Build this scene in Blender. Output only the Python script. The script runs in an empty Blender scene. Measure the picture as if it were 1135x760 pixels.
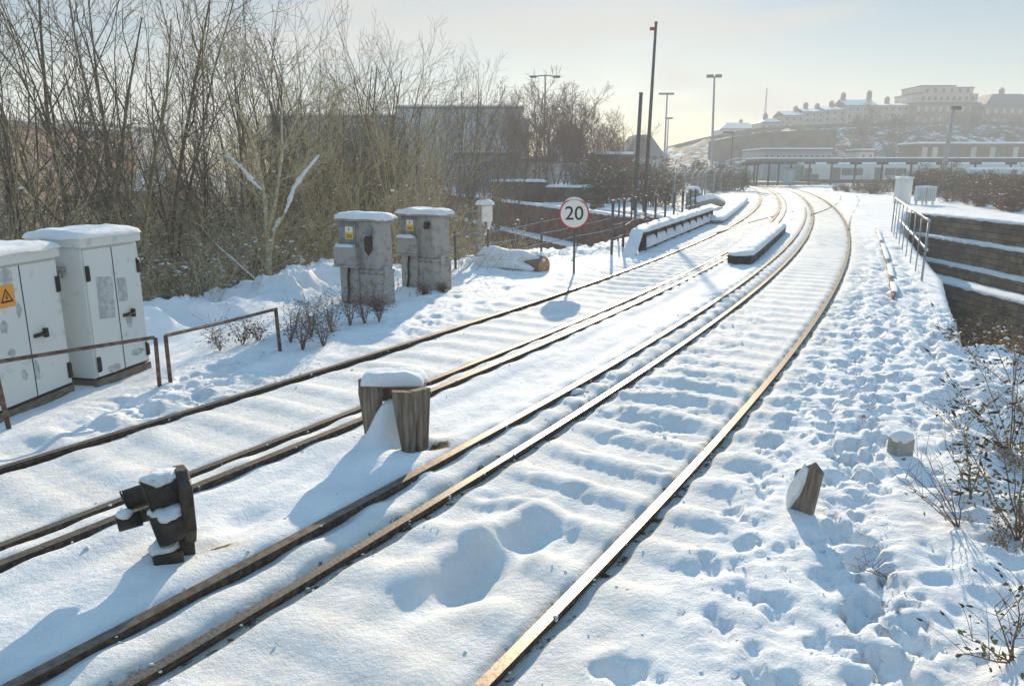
import bpy, bmesh, math, random
import numpy as np
from mathutils import Vector, Matrix, noise as mnoise
R = math.radians
scene = bpy.context.scene
col = scene.collection
rnd = random.Random(7)

# ------------------------------------------------------------------ camera model (used to measure the place)
F, YH, CH = 820.0, 188.4, 2.508
TH = math.atan((380 - YH) / F); CC, SS = math.cos(TH), math.sin(TH)
def P(u, v, z=0.0):
    a = (u - 567.5) / F; b = (380 - v) / F
    fy = CC + b * SS; fz = -SS + b * CC
    k = (z - CH) / fz
    return (a * k, fy * k, z)
def ZV(y, v):
    b = (380 - v) / F
    return CH + y * (b * CC - SS) / (CC + b * SS)
def DP(u, y, v):
    z = ZV(y, v); d = y * CC - (z - CH) * SS
    return ((u - 567.5) / F * d, y, z)

cam = bpy.data.cameras.new('camera'); camo = bpy.data.objects.new('camera', cam); col.objects.link(camo)
camo.location = (0, 0, CH); camo.rotation_euler = (math.pi / 2 - TH, 0, 0)
cam.sensor_width = 36; cam.lens = F / 1135 * 36; cam.clip_end = 3000; cam.clip_start = 0.05
scene.camera = camo

# ------------------------------------------------------------------ helpers
def tag(o, label=None, cat=None, group=None, kind=None):
    if label: o['label'] = label
    if cat: o['category'] = cat
    if group: o['group'] = group
    if kind: o['kind'] = kind
    return o

class MB:
    def __init__(s): s.v = []; s.f = []; s.m = []; s.cur = 0
    def add(s, vs, fs):
        b = len(s.v); s.v += [tuple(p) for p in vs]; s.f += [[i + b for i in f] for f in fs]; s.m += [s.cur] * len(fs)
    def box(s, x0, y0, z0, x1, y1, z1, M=None):
        vs = [Vector(p) for p in ((x0,y0,z0),(x1,y0,z0),(x1,y1,z0),(x0,y1,z0),(x0,y0,z1),(x1,y0,z1),(x1,y1,z1),(x0,y1,z1))]
        if M is not None: vs = [M @ p for p in vs]
        s.add(vs, [(0,3,2,1),(4,5,6,7),(0,1,5,4),(1,2,6,5),(2,3,7,6),(3,0,4,7)]); return s
    def taper(s, c0, w0, d0, c1, w1, d1):
        vs = []
        for c, w, d in ((c0,w0,d0),(c1,w1,d1)):
            for a, b in ((-1,-1),(1,-1),(1,1),(-1,1)): vs.append((c[0]+a*w/2, c[1]+b*d/2, c[2]))
        s.add(vs, [(0,3,2,1),(4,5,6,7),(0,1,5,4),(1,2,6,5),(2,3,7,6),(3,0,4,7)]); return s
    def tube(s, pts, rs, n=6, cap=True):
        pts = [Vector(p) for p in pts]
        if not hasattr(rs, '__len__'): rs = [rs] * len(pts)
        b = len(s.v); prev = None; N = len(pts)
        for i, p in enumerate(pts):
            t = (pts[min(i+1,N-1)] - pts[max(i-1,0)])
            if t.length < 1e-9: t = Vector((0,0,1))
            t.normalize()
            if prev is None:
                a = Vector((0,0,1)) if abs(t.z) < .9 else Vector((1,0,0)); x = t.cross(a).normalized()
            else:
                x = (prev - t * prev.dot(t))
                x = x.normalized() if x.length > 1e-6 else t.orthogonal().normalized()
            prev = x; y = t.cross(x)
            for k in range(n):
                a = 2 * math.pi * k / n
                s.v.append(tuple(p + (x * math.cos(a) + y * math.sin(a)) * rs[i]))
        for i in range(N - 1):
            for k in range(n):
                k2 = (k + 1) % n
                s.f.append([b+i*n+k, b+i*n+k2, b+(i+1)*n+k2, b+(i+1)*n+k]); s.m.append(s.cur)
        if cap:
            s.f.append([b + k for k in range(n)][::-1]); s.m.append(s.cur)
            s.f.append([b + (N-1)*n + k for k in range(n)]); s.m.append(s.cur)
        return s
    def prism(s, poly, z0, z1, M=None):
        n = len(poly); vs = [Vector((p[0], p[1], z0)) for p in poly] + [Vector((p[0], p[1], z1)) for p in poly]
        if M is not None: vs = [M @ p for p in vs]
        s.add(vs, [list(range(n))[::-1], list(range(n, 2*n))] + [[i, (i+1)%n, n+(i+1)%n, n+i] for i in range(n)]); return s
    def blob(s, c, r, n=1, j=.25, seed=0):
        bm = bmesh.new(); bmesh.ops.create_icosphere(bm, subdivisions=n, radius=1)
        vs = []
        for v in bm.verts:
            q = v.co.normalized(); k = 1 + j * mnoise.noise(q * 1.7 + Vector((seed * 3.1, seed * 1.7, 0)))
            vs.append((c[0]+q.x*r[0]*k, c[1]+q.y*r[1]*k, c[2]+q.z*r[2]*k))
        s.add(vs, [[v.index for v in f.verts] for f in bm.faces]); bm.free(); return s
    def build(s, name, mats, parent=None, smooth=False, bevel=0, loc=None, rz=None):
        me = bpy.data.meshes.new(name); me.from_pydata(s.v, [], s.f)
        if not isinstance(mats, (list, tuple)): mats = [mats]
        for m in mats: me.materials.append(m)
        me.polygons.foreach_set('material_index', s.m)
        me.polygons.foreach_set('use_smooth', [smooth] * len(s.f)); me.update()
        o = bpy.data.objects.new(name, me); col.objects.link(o)
        if parent: o.parent = parent
        if loc: o.location = loc
        if rz is not None: o.rotation_euler.z = rz
        if bevel:
            b = o.modifiers.new('bevel', 'BEVEL'); b.width = bevel; b.segments = 2; b.limit_method = 'ANGLE'
        return o
def empty(name, loc=(0,0,0), rz=0.0):
    o = bpy.data.objects.new(name, None); col.objects.link(o); o.location = loc; o.rotation_euler.z = rz
    o.empty_display_size = .2; return o
def copy_tree(o, parent=None):
    c = o.copy(); col.objects.link(c); c.parent = parent
    for ch in o.children: copy_tree(ch, c)
    return c
def Mxy(o, d):   # frame: x axis along horizontal unit vector d, y axis to its left
    d = Vector((d[0], d[1], 0)).normalized(); l = Vector((-d.y, d.x, 0))
    return Matrix(((d.x, l.x, 0, o[0]), (d.y, l.y, 0, o[1]), (0, 0, 1, o[2]), (0,0,0,1)))

# ------------------------------------------------------------------ numpy noise
def _h(ix, iy, seed):
    n = (ix.astype(np.int64) * 374761393 + iy.astype(np.int64) * 668265263 + seed * 974634777) & 0xffffffff
    n = ((n ^ (n >> 13)) * 1274126177) & 0xffffffff
    return ((n ^ (n >> 16)) & 0xffff) / 65535.0
def vn(x, y, seed=0):
    ix = np.floor(x); iy = np.floor(y); fx = x - ix; fy = y - iy
    fx = fx*fx*fx*(fx*(fx*6-15)+10); fy = fy*fy*fy*(fy*(fy*6-15)+10)
    a = _h(ix, iy, seed); b = _h(ix+1, iy, seed); c = _h(ix, iy+1, seed); d = _h(ix+1, iy+1, seed)
    return (a + (b-a)*fx + (c-a)*fy + (a-b-c+d)*fx*fy) * 2 - 1
def fbm(x, y, o=3, seed=0, g=.5):
    r = 0; a = 1; t = 0
    for k in range(o):
        r = r + a * vn(x * 2**k + k*17.3, y * 2**k - k*9.1, seed + k); t += a; a *= g
    return r / t
def sst(e0, e1, x):
    t = np.clip((x - e0) / (e1 - e0), 0, 1); return t*t*(3-2*t)

# ------------------------------------------------------------------ materials
def mat(name, color, rough=.7, metal=0, noise=0, nscale=5, col2=None, bump=0, bscale=30, spec=.4, c2pos=(.45,.6), stretch=None, emit=None):
    m = bpy.data.materials.new(name); m.use_nodes = True; nt = m.node_tree; N = nt.nodes; L = nt.links
    b = N['Principled BSDF']; b.inputs['Base Color'].default_value = (*color, 1); b.inputs['Roughness'].default_value = rough
    b.inputs['Metallic'].default_value = metal; b.inputs['Specular IOR Level'].default_value = spec
    tc = N.new('ShaderNodeTexCoord'); mp = N.new('ShaderNodeMapping'); L.new(tc.outputs['Object'], mp.inputs['Vector'])
    if stretch: mp.inputs['Scale'].default_value = stretch
    if col2:
        n = N.new('ShaderNodeTexNoise'); n.inputs['Scale'].default_value = nscale; n.inputs['Detail'].default_value = 6
        L.new(mp.outputs[0], n.inputs['Vector'])
        r = N.new('ShaderNodeValToRGB'); r.color_ramp.elements[0].position = c2pos[0]; r.color_ramp.elements[1].position = c2pos[1]
        r.color_ramp.elements[0].color = (*color, 1); r.color_ramp.elements[1].color = (*col2, 1)
        L.new(n.outputs['Fac'], r.inputs['Fac']); L.new(r.outputs['Color'], b.inputs['Base Color'])
    if bump:
        n2 = N.new('ShaderNodeTexNoise'); n2.inputs['Scale'].default_value = bscale; n2.inputs['Detail'].default_value = 5
        L.new(mp.outputs[0], n2.inputs['Vector'])
        bp = N.new('ShaderNodeBump'); bp.inputs['Strength'].default_value = bump; bp.inputs['Distance'].default_value = .02
        L.new(n2.outputs['Fac'], bp.inputs['Height']); L.new(bp.outputs[0], b.inputs['Normal'])
    return m
def snow_mat(name='snow', ground=False):
    m = bpy.data.materials.new(name); m.use_nodes = True; nt = m.node_tree; N = nt.nodes; L = nt.links
    b = N['Principled BSDF']; b.inputs['Roughness'].default_value = .75; b.inputs['Specular IOR Level'].default_value = .12
    tc = N.new('ShaderNodeTexCoord')
    n1 = N.new('ShaderNodeTexNoise'); n1.inputs['Scale'].default_value = 1.3; n1.inputs['Detail'].default_value = 7; n1.inputs['Roughness'].default_value = .65
    L.new(tc.outputs['Object'], n1.inputs['Vector'])
    r = N.new('ShaderNodeValToRGB'); r.color_ramp.elements[0].color = (.74,.765,.80,1); r.color_ramp.elements[1].color = (.88,.89,.90,1)
    r.color_ramp.elements[0].position = .35; r.color_ramp.elements[1].position = .6
    L.new(n1.outputs['Fac'], r.inputs['Fac']); src = r.outputs['Color']
    if ground:
        at = N.new('ShaderNodeAttribute'); at.attribute_name = 'dirt'
        n3 = N.new('ShaderNodeTexNoise'); n3.inputs['Scale'].default_value = 9; n3.inputs['Detail'].default_value = 8; n3.inputs['Roughness'].default_value = .7
        L.new(tc.outputs['Object'], n3.inputs['Vector'])
        ad = N.new('ShaderNodeMath'); ad.operation = 'ADD'; L.new(n3.outputs['Fac'], ad.inputs[0]); L.new(at.outputs['Fac'], ad.inputs[1])
        r3 = N.new('ShaderNodeValToRGB'); r3.color_ramp.elements[0].position = .93; r3.color_ramp.elements[1].position = 1.02
        L.new(ad.outputs[0], r3.inputs['Fac'])
        n6 = N.new('ShaderNodeTexNoise'); n6.inputs['Scale'].default_value = 3.5; n6.inputs['Detail'].default_value = 9; n6.inputs['Roughness'].default_value = .75
        L.new(tc.outputs['Object'], n6.inputs['Vector'])
        mt = N.new('ShaderNodeMath'); mt.operation = 'MULTIPLY'; mt.use_clamp = True; L.new(at.outputs['Fac'], mt.inputs[0])
        mr = N.new('ShaderNodeMapRange'); mr.inputs['From Min'].default_value = .35; mr.inputs['From Max'].default_value = .68; mr.inputs['To Min'].default_value = .3; mr.inputs['To Max'].default_value = 2.8; L.new(n6.outputs['Fac'], mr.inputs['Value']); L.new(mr.outputs[0], mt.inputs[1])
        m0 = N.new('ShaderNodeMix'); m0.data_type = 'RGBA'; L.new(mt.outputs[0], m0.inputs['Factor']); L.new(src, m0.inputs['A']); m0.inputs['B'].default_value = (.62,.57,.48,1); src = m0.outputs['Result']
        mx = N.new('ShaderNodeMix'); mx.data_type = 'RGBA'; L.new(r3.outputs['Color'], mx.inputs['Factor'])
        L.new(src, mx.inputs['A'])
        r4 = N.new('ShaderNodeValToRGB'); r4.color_ramp.elements[0].color = (.05,.04,.03,1); r4.color_ramp.elements[1].color = (.17,.12,.07,1)
        n4 = N.new('ShaderNodeTexNoise'); n4.inputs['Scale'].default_value = 25; L.new(tc.outputs['Object'], n4.inputs['Vector'])
        L.new(n4.outputs['Fac'], r4.inputs['Fac']); L.new(r4.outputs['Color'], mx.inputs['B']); src = mx.outputs['Result']
    L.new(src, b.inputs['Base Color'])
    n2 = N.new('ShaderNodeTexNoise'); n2.inputs['Scale'].default_value = 22; n2.inputs['Detail'].default_value = 8; n2.inputs['Roughness'].default_value = .7
    L.new(tc.outputs['Object'], n2.inputs['Vector'])
    n5 = N.new('ShaderNodeTexNoise'); n5.inputs['Scale'].default_value = 140; n5.inputs['Detail'].default_value = 3
    L.new(tc.outputs['Object'], n5.inputs['Vector'])
    bp = N.new('ShaderNodeBump'); bp.inputs['Strength'].default_value = .8; bp.inputs['Distance'].default_value = .025
    bp2 = N.new('ShaderNodeBump'); bp2.inputs['Strength'].default_value = .6; bp2.inputs['Distance'].default_value = .004
    L.new(n2.outputs['Fac'], bp.inputs['Height']); L.new(n5.outputs['Fac'], bp2.inputs['Height'])
    L.new(bp.outputs[0], bp2.inputs['Normal']); L.new(bp2.outputs[0], b.inputs['Normal'])
    return m
def brick_mat(name, c1, c2, mortar, scale=1.0, snowy=0.0):
    m = bpy.data.materials.new(name); m.use_nodes = True; nt = m.node_tree; N = nt.nodes; L = nt.links
    b = N['Principled BSDF']; b.inputs['Roughness'].default_value = .85; b.inputs['Specular IOR Level'].default_value = .2
    tc = N.new('ShaderNodeTexCoord')
    sp = N.new('ShaderNodeSeparateXYZ'); L.new(tc.outputs['Object'], sp.inputs[0])
    ad = N.new('ShaderNodeMath'); ad.operation = 'ADD'; L.new(sp.outputs['X'], ad.inputs[0]); L.new(sp.outputs['Y'], ad.inputs[1])
    cb = N.new('ShaderNodeCombineXYZ'); L.new(ad.outputs[0], cb.inputs['X']); L.new(sp.outputs['Z'], cb.inputs['Y'])
    br = N.new('ShaderNodeTexBrick'); L.new(cb.outputs[0], br.inputs['Vector']); br.inputs['Scale'].default_value = scale
    br.inputs['Brick Width'].default_value = .46; br.inputs['Row Height'].default_value = .15; br.inputs['Mortar Size'].default_value = .012
    br.inputs['Color1'].default_value = (*c1, 1); br.inputs['Color2'].default_value = (*c2, 1); br.inputs['Mortar'].default_value = (*mortar, 1)
    n = N.new('ShaderNodeTexNoise'); n.inputs['Scale'].default_value = 1.1; n.inputs['Detail'].default_value = 8; n.inputs['Roughness'].default_value = .7
    L.new(tc.outputs['Object'], n.inputs['Vector'])
    r = N.new('ShaderNodeValToRGB'); r.color_ramp.elements[0].color = (.45,.42,.4,1); r.color_ramp.elements[1].color = (1.3,1.25,1.15,1)
    r.color_ramp.elements[0].position = .35; r.color_ramp.elements[1].position = .65
    L.new(n.outputs['Fac'], r.inputs['Fac'])
    mx = N.new('ShaderNodeMix'); mx.data_type = 'RGBA'; mx.blend_type = 'MULTIPLY'; mx.inputs['Factor'].default_value = 1
    L.new(br.outputs['Color'], mx.inputs['A']); L.new(r.outputs['Color'], mx.inputs['B']); L.new(mx.outputs['Result'], b.inputs['Base Color'])
    bp = N.new('ShaderNodeBump'); bp.inputs['Strength'].default_value = .5; bp.inputs['Distance'].default_value = .02
    L.new(br.outputs['Fac'], bp.inputs['Height']); bp.invert = True; L.new(bp.outputs[0], b.inputs['Normal'])
    return m
SNOW = snow_mat('snow'); SNOWG = snow_mat('snow_ground', True)
M_RUST = mat('rail_rust', (.040,.029,.022), .8, .2, col2=(.10,.072,.05), nscale=22, bump=.5, bscale=60)
M_RUST2 = mat('rusty_iron', (.11,.055,.035), .7, .3, col2=(.20,.14,.10), nscale=12, bump=.5, bscale=50)
M_RTOP = mat('rail_top_steel', (.26,.22,.18), .40, .85, col2=(.17,.13,.095), nscale=16, stretch=(3,3,3))
M_CTOP = mat('conductor_top', (.20,.165,.13), .45, .7, col2=(.13,.10,.075), nscale=18)
M_DARKIRON = mat('dark_iron', (.035,.032,.030), .6, .4, col2=(.07,.05,.035), nscale=8, bump=.4)
M_IRON = mat('cast_iron_brown', (.030,.026,.021), .55, .3, col2=(.065,.05,.034), nscale=9, bump=.6, bscale=45)
M_CAB = mat('cabinet_paint', (.66,.68,.66), .45, 0, col2=(.50,.52,.51), nscale=5, c2pos=(.60,.70), bump=.1, bscale=15)
M_CABG = mat('cabinet_worn_patch', (.36,.38,.37), .6, 0, col2=(.50,.52,.51), nscale=14)
M_DARK = mat('dark_seam', (.02,.02,.02), .7)
M_WOODP = mat('plinth_wood', (.16,.12,.085), .85, 0, col2=(.26,.22,.17), nscale=8, bump=.6, stretch=(1,8,8))
M_PED = mat('weathered_grey_casting', (.36,.35,.325), .75, 0, col2=(.19,.17,.145), nscale=7.5, c2pos=(.50,.72), bump=.5, bscale=25)
M_PEDB = mat('blue_grey_panel', (.24,.29,.33), .6, 0, col2=(.17,.19,.20), nscale=7)
M_YEL = mat('warning_yellow', (.80,.50,.04), .5); M_ORG = mat('warning_orange', (.80,.33,.04), .5)
M_BLACK = mat('black_paint', (.012,.012,.012), .5); M_WHITE = mat('white_paint', (.80,.80,.78), .4)
M_SIGNW = mat('sign_white', (.78,.77,.72), .45); M_RED = mat('sign_red', (.50,.03,.035), .45)
M_WOOD = mat('weathered_wood', (.13,.10,.075), .85, 0, col2=(.30,.25,.19), nscale=7, c2pos=(.35,.7), bump=.9, bscale=22, stretch=(5,5,.6))
M_WOODL = mat('pale_cut_wood', (.42,.27,.12), .8, 0, col2=(.28,.17,.08), nscale=10, bump=.4)
M_CONC = mat('concrete', (.36,.35,.32), .85, 0, col2=(.22,.21,.19), nscale=5, bump=.4)
M_GALV = mat('galvanised_steel', (.34,.36,.37), .5, .6, col2=(.22,.24,.25), nscale=6)
M_POLE = mat('pole_dark_steel', (.10,.10,.10), .55, .5, col2=(.16,.14,.12), nscale=5)
M_BARK = mat('bark_dark', (.12,.10,.075), .9, 0, col2=(.20,.165,.115), nscale=9)
M_BARKO = mat('bark_olive', (.38,.33,.19), .9, 0, col2=(.50,.42,.26), nscale=6)
M_BARK2 = mat('bark_brown', (.17,.145,.09), .9, 0, col2=(.24,.20,.12), nscale=7)
M_BARKP = mat('bark_pale', (.55,.50,.34), .9, 0, col2=(.38,.33,.21), nscale=11)
M_BARKR = mat('bark_reddish', (.19,.13,.10), .9, 0, col2=(.25,.17,.13), nscale=6)
M_LEAFR = mat('leaf_rust_brown', (.22,.12,.07), .8, 0, col2=(.12,.085,.05), nscale=3)
M_LEAFG = mat('leaf_olive', (.11,.11,.05), .7, 0, col2=(.17,.135,.065), nscale=3)
M_LEAFY = mat('leaf_yellow_green', (.16,.20,.04), .6, 0, col2=(.20,.13,.05), nscale=9)
M_SEED = mat('seed_spike_brown', (.06,.035,.028), .9)
M_BRICKD = brick_mat('brick_dark', (.24,.175,.12), (.10,.075,.055), (.05,.045,.04), .5)
M_BRICKR = brick_mat('brick_red', (.23,.09,.065), (.16,.075,.055), (.20,.17,.15))
M_BRICKB = brick_mat('brick_brown', (.18,.13,.09), (.13,.10,.075), (.18,.16,.14))
M_BRICKP = brick_mat('brick_pinkish', (.52,.36,.27), (.44,.30,.23), (.46,.40,.35))
M_GREYB = mat('grey_cladding', (.33,.36,.37), .6, 0, col2=(.40,.42,.42), nscale=.3, stretch=(.3,.3,3))
M_GREEND = mat('dark_green_cladding', (.22,.28,.24), .6, 0, col2=(.27,.32,.29), nscale=.4)
M_CREAM = mat('cream_render', (.50,.47,.40), .8, 0, col2=(.40,.37,.31), nscale=.5)
M_STONE = mat('tan_brick_far', (.33,.26,.17), .85, 0, col2=(.24,.19,.13), nscale=.8)
M_OLIVEW = mat('olive_retaining_brick', (.17,.14,.085), .9, 0, col2=(.10,.085,.055), nscale=.35)
M_GLASS = mat('window_glass_dark', (.05,.06,.07), .15, 0, spec=.8)
M_GLASSL = mat('window_pale', (.50,.52,.50), .3)
M_ROOF = mat('slate_roof', (.12,.12,.12), .7)
M_CANOPY = mat('canopy_grey', (.09,.095,.09), .6)
M_TGREEN = mat('train_green', (.05,.13,.07), .35); M_TWHITE = mat('train_white', (.50,.53,.50), .35)
M_BLUEG = mat('kiosk_blue_grey', (.22,.28,.32), .5)
M_INS = mat('insulator', (.55,.53,.50), .5)

# ------------------------------------------------------------------ track geometry
def poly_h(c, s):
    q = min(s, 100) / 100
    h = sum(ck * q**k for k, ck in enumerate(c))
    if s > 100: h -= .0042 * (s - 100)
    return h
def centreline(x0, y0, c, s0=-7.0, s1=150.0, ds=.5):
    n = int((s1 - s0) / ds) + 1; S = [s0 + i * ds for i in range(n)]
    i0 = int(-s0 / ds); X = [0.0]*n; Y = [0.0]*n; X[i0], Y[i0] = x0, y0
    Hh = [poly_h(c, s) for s in S]
    for i in range(i0+1, n):
        h = (Hh[i]+Hh[i-1])/2; X[i] = X[i-1] + math.sin(h)*ds; Y[i] = Y[i-1] + math.cos(h)*ds
    for i in range(i0-1, -1, -1):
        h = (Hh[i]+Hh[i+1])/2; X[i] = X[i+1] - math.sin(h)*ds; Y[i] = Y[i+1] - math.cos(h)*ds
    return np.array(S), np.array(X), np.array(Y), np.array(Hh)
T1 = centreline(-3.49174, 6.09911, (.5588,-.68226,.65483,-.2532,-.00603))
T2 = centreline(-1.21733, 2.94669, (.57059,-.82854,1.24872,-1.0075,.29816))
def offs(T, o, s0=-99, s1=999, fn=None):
    S, X, Y, Hh = T; r = []
    for s, x, y, h in zip(S, X, Y, Hh):
        if s < s0 or s > s1: continue
        oo = o if fn is None else o + fn(s)
        r.append((x + math.cos(h)*oo, y - math.sin(h)*oo))
    return r
def at(T, s, o=0.0):
    i = int(np.argmin(abs(T[0]-s))); return (T[1][i] + math.cos(T[3][i])*o, T[2][i] - math.sin(T[3][i])*o, T[3][i])

# ------------------------------------------------------------------ terrain
gx = [0.0]; 
while gx[-1] < 900: a = gx[-1]; gx.append(a + .030 + .0125*max(0, a-5.2))
GX = np.array([-g for g in gx[:0:-1]] + gx)
gy = [-12., -9., -6., -4., -2.5, -1.2, -.4, .2, .6, .9]
a = 1.1
while a < 1400: gy.append(a); a += .030 + .0105*max(0, a-8.5)
GY = np.array(gy)
XX, YY = np.meshgrid(GX, GY)
def sdist(poly, X, Y, closed=False):
    """distance to polyline and the sign of the side (positive = left of the direction of travel)"""
    best = np.full(X.shape, 1e9); sg = np.zeros(X.shape)
    pts = list(poly) + ([poly[0]] if closed else [])
    for i in range(len(pts)-1):
        ax, ay = pts[i]; bx, by = pts[i+1]; dx, dy = bx-ax, by-ay; dd = dx*dx+dy*dy
        t0 = ((X-ax)*dx + (Y-ay)*dy) / dd
        t = np.clip(t0, 0, 1)
        if not closed:
            if i == 0: t = np.minimum(t0, 1)
            if i == len(pts)-2: t = np.maximum(t, 0) if i else t
        qx = X-ax-t*dx; qy = Y-ay-t*dy; d = np.hypot(qx, qy); cr = dx*(Y-ay) - dy*(X-ax)
        m = d < best - 1e-9
        best = np.where(m, d, best); sg = np.where(m, np.sign(cr), sg)
    return best * sg
def inside(poly, X, Y):
    r = np.zeros(X.shape, bool); n = len(poly)
    for i in range(n):
        x1, y1 = poly[i]; x2, y2 = poly[(i+1) % n]
        c = ((y1 > Y) != (y2 > Y)) & (X < (x2-x1)*(Y-y1)/((y2-y1) if y2 != y1 else 1e-9) + x1)
        r ^= c
    return r
LEDGE = [(-16,-12),(-8.0,3),(-7.0,7),(-6.5,10),(-5.2,13),(-4.6,15),(-3.7,17.5),(-1.9,20.3),(.7,22.9),(2.6,24.4),(9.0,38.5),(8.7,43),(-9,95),(-60,240),(-400,1200)]
HOLE = [(6.5,10.4),(10.05,17.2),(17.1,33),(24.6,46.5),(25.2,46.5),(25.2,9.2)]
def terrain(X, Y, detail=True):
    Z = np.zeros(X.shape)
    sl = sdist(LEDGE, X, Y)                     # >0 : left of the edge (low ground)
    wid = np.where(Y > 19, 2.2, 9.0) - 1.0 * np.clip(Y-38, 0, 1)
    low = sst(0, 1, sl / wid)
    deep = 4.6 + .5*fbm(X*.08, Y*.08, 2, 5)
    Z -= low * deep * (1 - .45*sst(60, 160, Y))
    ins = inside(HOLE, X, Y); hd = np.abs(sdist(HOLE, X, Y, True))
    nb = np.clip((Y - (10.4 - (X-6.5)*.06)) / 6.5, 0, 1)
    Z = np.where(ins, -6.2*np.minimum(sst(0, .5, hd), nb), Z)
    if not detail: return Z, sl
    Z += fbm(X*.35, Y*.35, 3, 11) * .045 * np.clip(1 + (np.abs(X)+Y)*.01, 1, 3)
    Z += fbm(X*1.7, Y*1.7, 3, 21) * .020 + (fbm(X*6.3, Y*4.1, 3, 22, .6) * .0090 + np.clip(fbm(X*15, Y*9, 2, 23), -.1, 1)*.0075) * np.clip(1-(np.abs(X)+Y-12)*.05, .2, 1)
    return Z, sl
ZZ, SL = terrain(XX, YY)
# distance from the two tracks
def track_coords(T, X, Y, lim=5.0):
    D = np.full(X.shape, 99.0); Sx = np.zeros(X.shape)
    S, TX, TY, TH_ = T
    for i in range(0, len(S)):
        x0, y0, h = TX[i], TY[i], TH_[i]
        r = .45
        j0, j1 = np.searchsorted(GX, [x0-lim, x0+lim]); k0, k1 = np.searchsorted(GY, [y0-lim, y0+lim])
        if j1 <= j0 or k1 <= k0: continue
        x = X[k0:k1, j0:j1]-x0; y = Y[k0:k1, j0:j1]-y0
        al = x*math.sin(h) + y*math.cos(h); la = x*math.cos(h) - y*math.sin(h)
        m = (np.abs(al) <= .30) & (np.abs(la) < lim) & (np.abs(la) < np.abs(D[k0:k1, j0:j1]))
        D[k0:k1, j0:j1] = np.where(m, la, D[k0:k1, j0:j1]); Sx[k0:k1, j0:j1] = np.where(m, S[i]+al, Sx[k0:k1, j0:j1])
    return D, Sx
D1, S1 = track_coords(T1, XX, YY); D2, S2 = track_coords(T2, XX, YY)
dirt = np.zeros(XX.shape)
for D, S_, sd, cr in ((D1, S1, 31, 1.14), (D2, S2, 41, -1.14)):
    near = np.abs(D) < 4.9
    ad = np.abs(D)
    flat = sst(1.9, 1.1, ad)
    ZZ = np.where(near, ZZ*(1 - .75*flat), ZZ)
    # snow in the four-foot a little under the railhead, with the sleepers showing as soft ridges
    base = -.035*sst(1.5, .75, ad)
    msk = .35 + .65*sst(-.35, .5, fbm(S_*.22, D*.5+sd, 2, sd))
    sl_ = np.cos(2*math.pi*(S_/.66 + .25*fbm(S_*.5, D*.9, 1, sd+3)))
    base += (.034+.020*sst(3,7,YY))*np.clip(sl_, -.4, 1)*msk*sst(1.45, 1.15, ad)*(.5+.5*sst(.05,.35,np.abs(ad-.752)))
    base += .020*fbm(S_*.9, D*4.5, 4, sd+7, .6)*sst(2.3, 1.4, ad)
    g = np.abs(ad - .752)
    base -= .036*sst(.13, .055, g)
    base += .045*sst(.42, .20, np.abs(D-cr)) - .03*sst(.12, .05, np.abs(D-cr))
    ZZ = np.where(near, ZZ + base, ZZ)
    fs = sst(14, 40, YY)
    dirt += np.where(near, sst(1.5, .9, ad)*(.17 + .06*fs) + .24*sst(.17, .06, g), 0)
# drift in the six-foot
six = sst(-1.45, -2.3, D2) * sst(1.45, 2.3, D1) * (D2 > -4.8)
ZZ += six * (.05 + .05*fbm(XX*.55, YY*.55, 2, 55)) * sst(22, 12, YY)
def gauss(u, v, rx, ry, ang, dep, rim=0.0, p=1.0, z=0.0, world=None, rag=0.0):
    x0, y0 = world if world else P(u, v, z)[:2]
    L = 3.2*max(rx, ry)
    j0, j1 = np.searchsorted(GX, [x0-L, x0+L]); k0, k1 = np.searchsorted(GY, [y0-L, y0+L])
    if j1-j0 < 1 or k1-k0 < 1: return
    x = XX[k0:k1, j0:j1]-x0; y = YY[k0:k1, j0:j1]-y0
    a = (x*math.cos(ang)+y*math.sin(ang))/rx; b = (-x*math.sin(ang)+y*math.cos(ang))/ry
    if rag: wv = 1 + rag*fbm(XX[k0:k1, j0:j1]*14, YY[k0:k1, j0:j1]*14, 2, 91); a = a*wv; b = b*wv
    r2 = (a*a+b*b)**p
    ZZ[k0:k1, j0:j1] += dep*np.exp(-r2) + rim*r2*np.exp(-r2)*1.6
# the long wind-cut hump between the rails in the foreground and the pits near it
gauss(545, 612, .75, .17, R(52), -.13, .0, 1.4)
gauss(515, 645, .26, .20, R(52), -.07, .0, 1.6)
gauss(520, 600, .80, .18, R(52), .085, .0, 1.2)
gauss(600, 580, .20, .11, R(30), -.05, .02, 1.1, rag=.4)
gauss(546, 545, .17, .10, R(15), -.06, .02)
gauss(690, 738, .10, .13, R(80), -.11, .02, 1.1, rag=.5)
gauss(650, 710, .22, .10, R(40), -.03)
gauss(630, 590, .35, .06, R(60), -.03)
for u, v in ((585,548),(600,520),(575,560),(655,500),(690,480),(640,540),(730,520),(760,470),(560,590)):
    gauss(u, v, .14, .07, R(rnd.uniform(-10, 50)), -.03, .012)
gauss(275, 575, .28, .16, R(60), -.09, .02); gauss(320, 560, .4, .10, R(60), .03)
gauss(150, 640, .5, .25, R(58), .04)
gauss(434, 486, .15, .26, R(-30), .40, 0, 1.25)     # drift under the timber post
gauss(418, 512, .26, .30, R(60), .10)
gauss(470, 490, .20, .12, R(20), .05)
DIST = []
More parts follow.
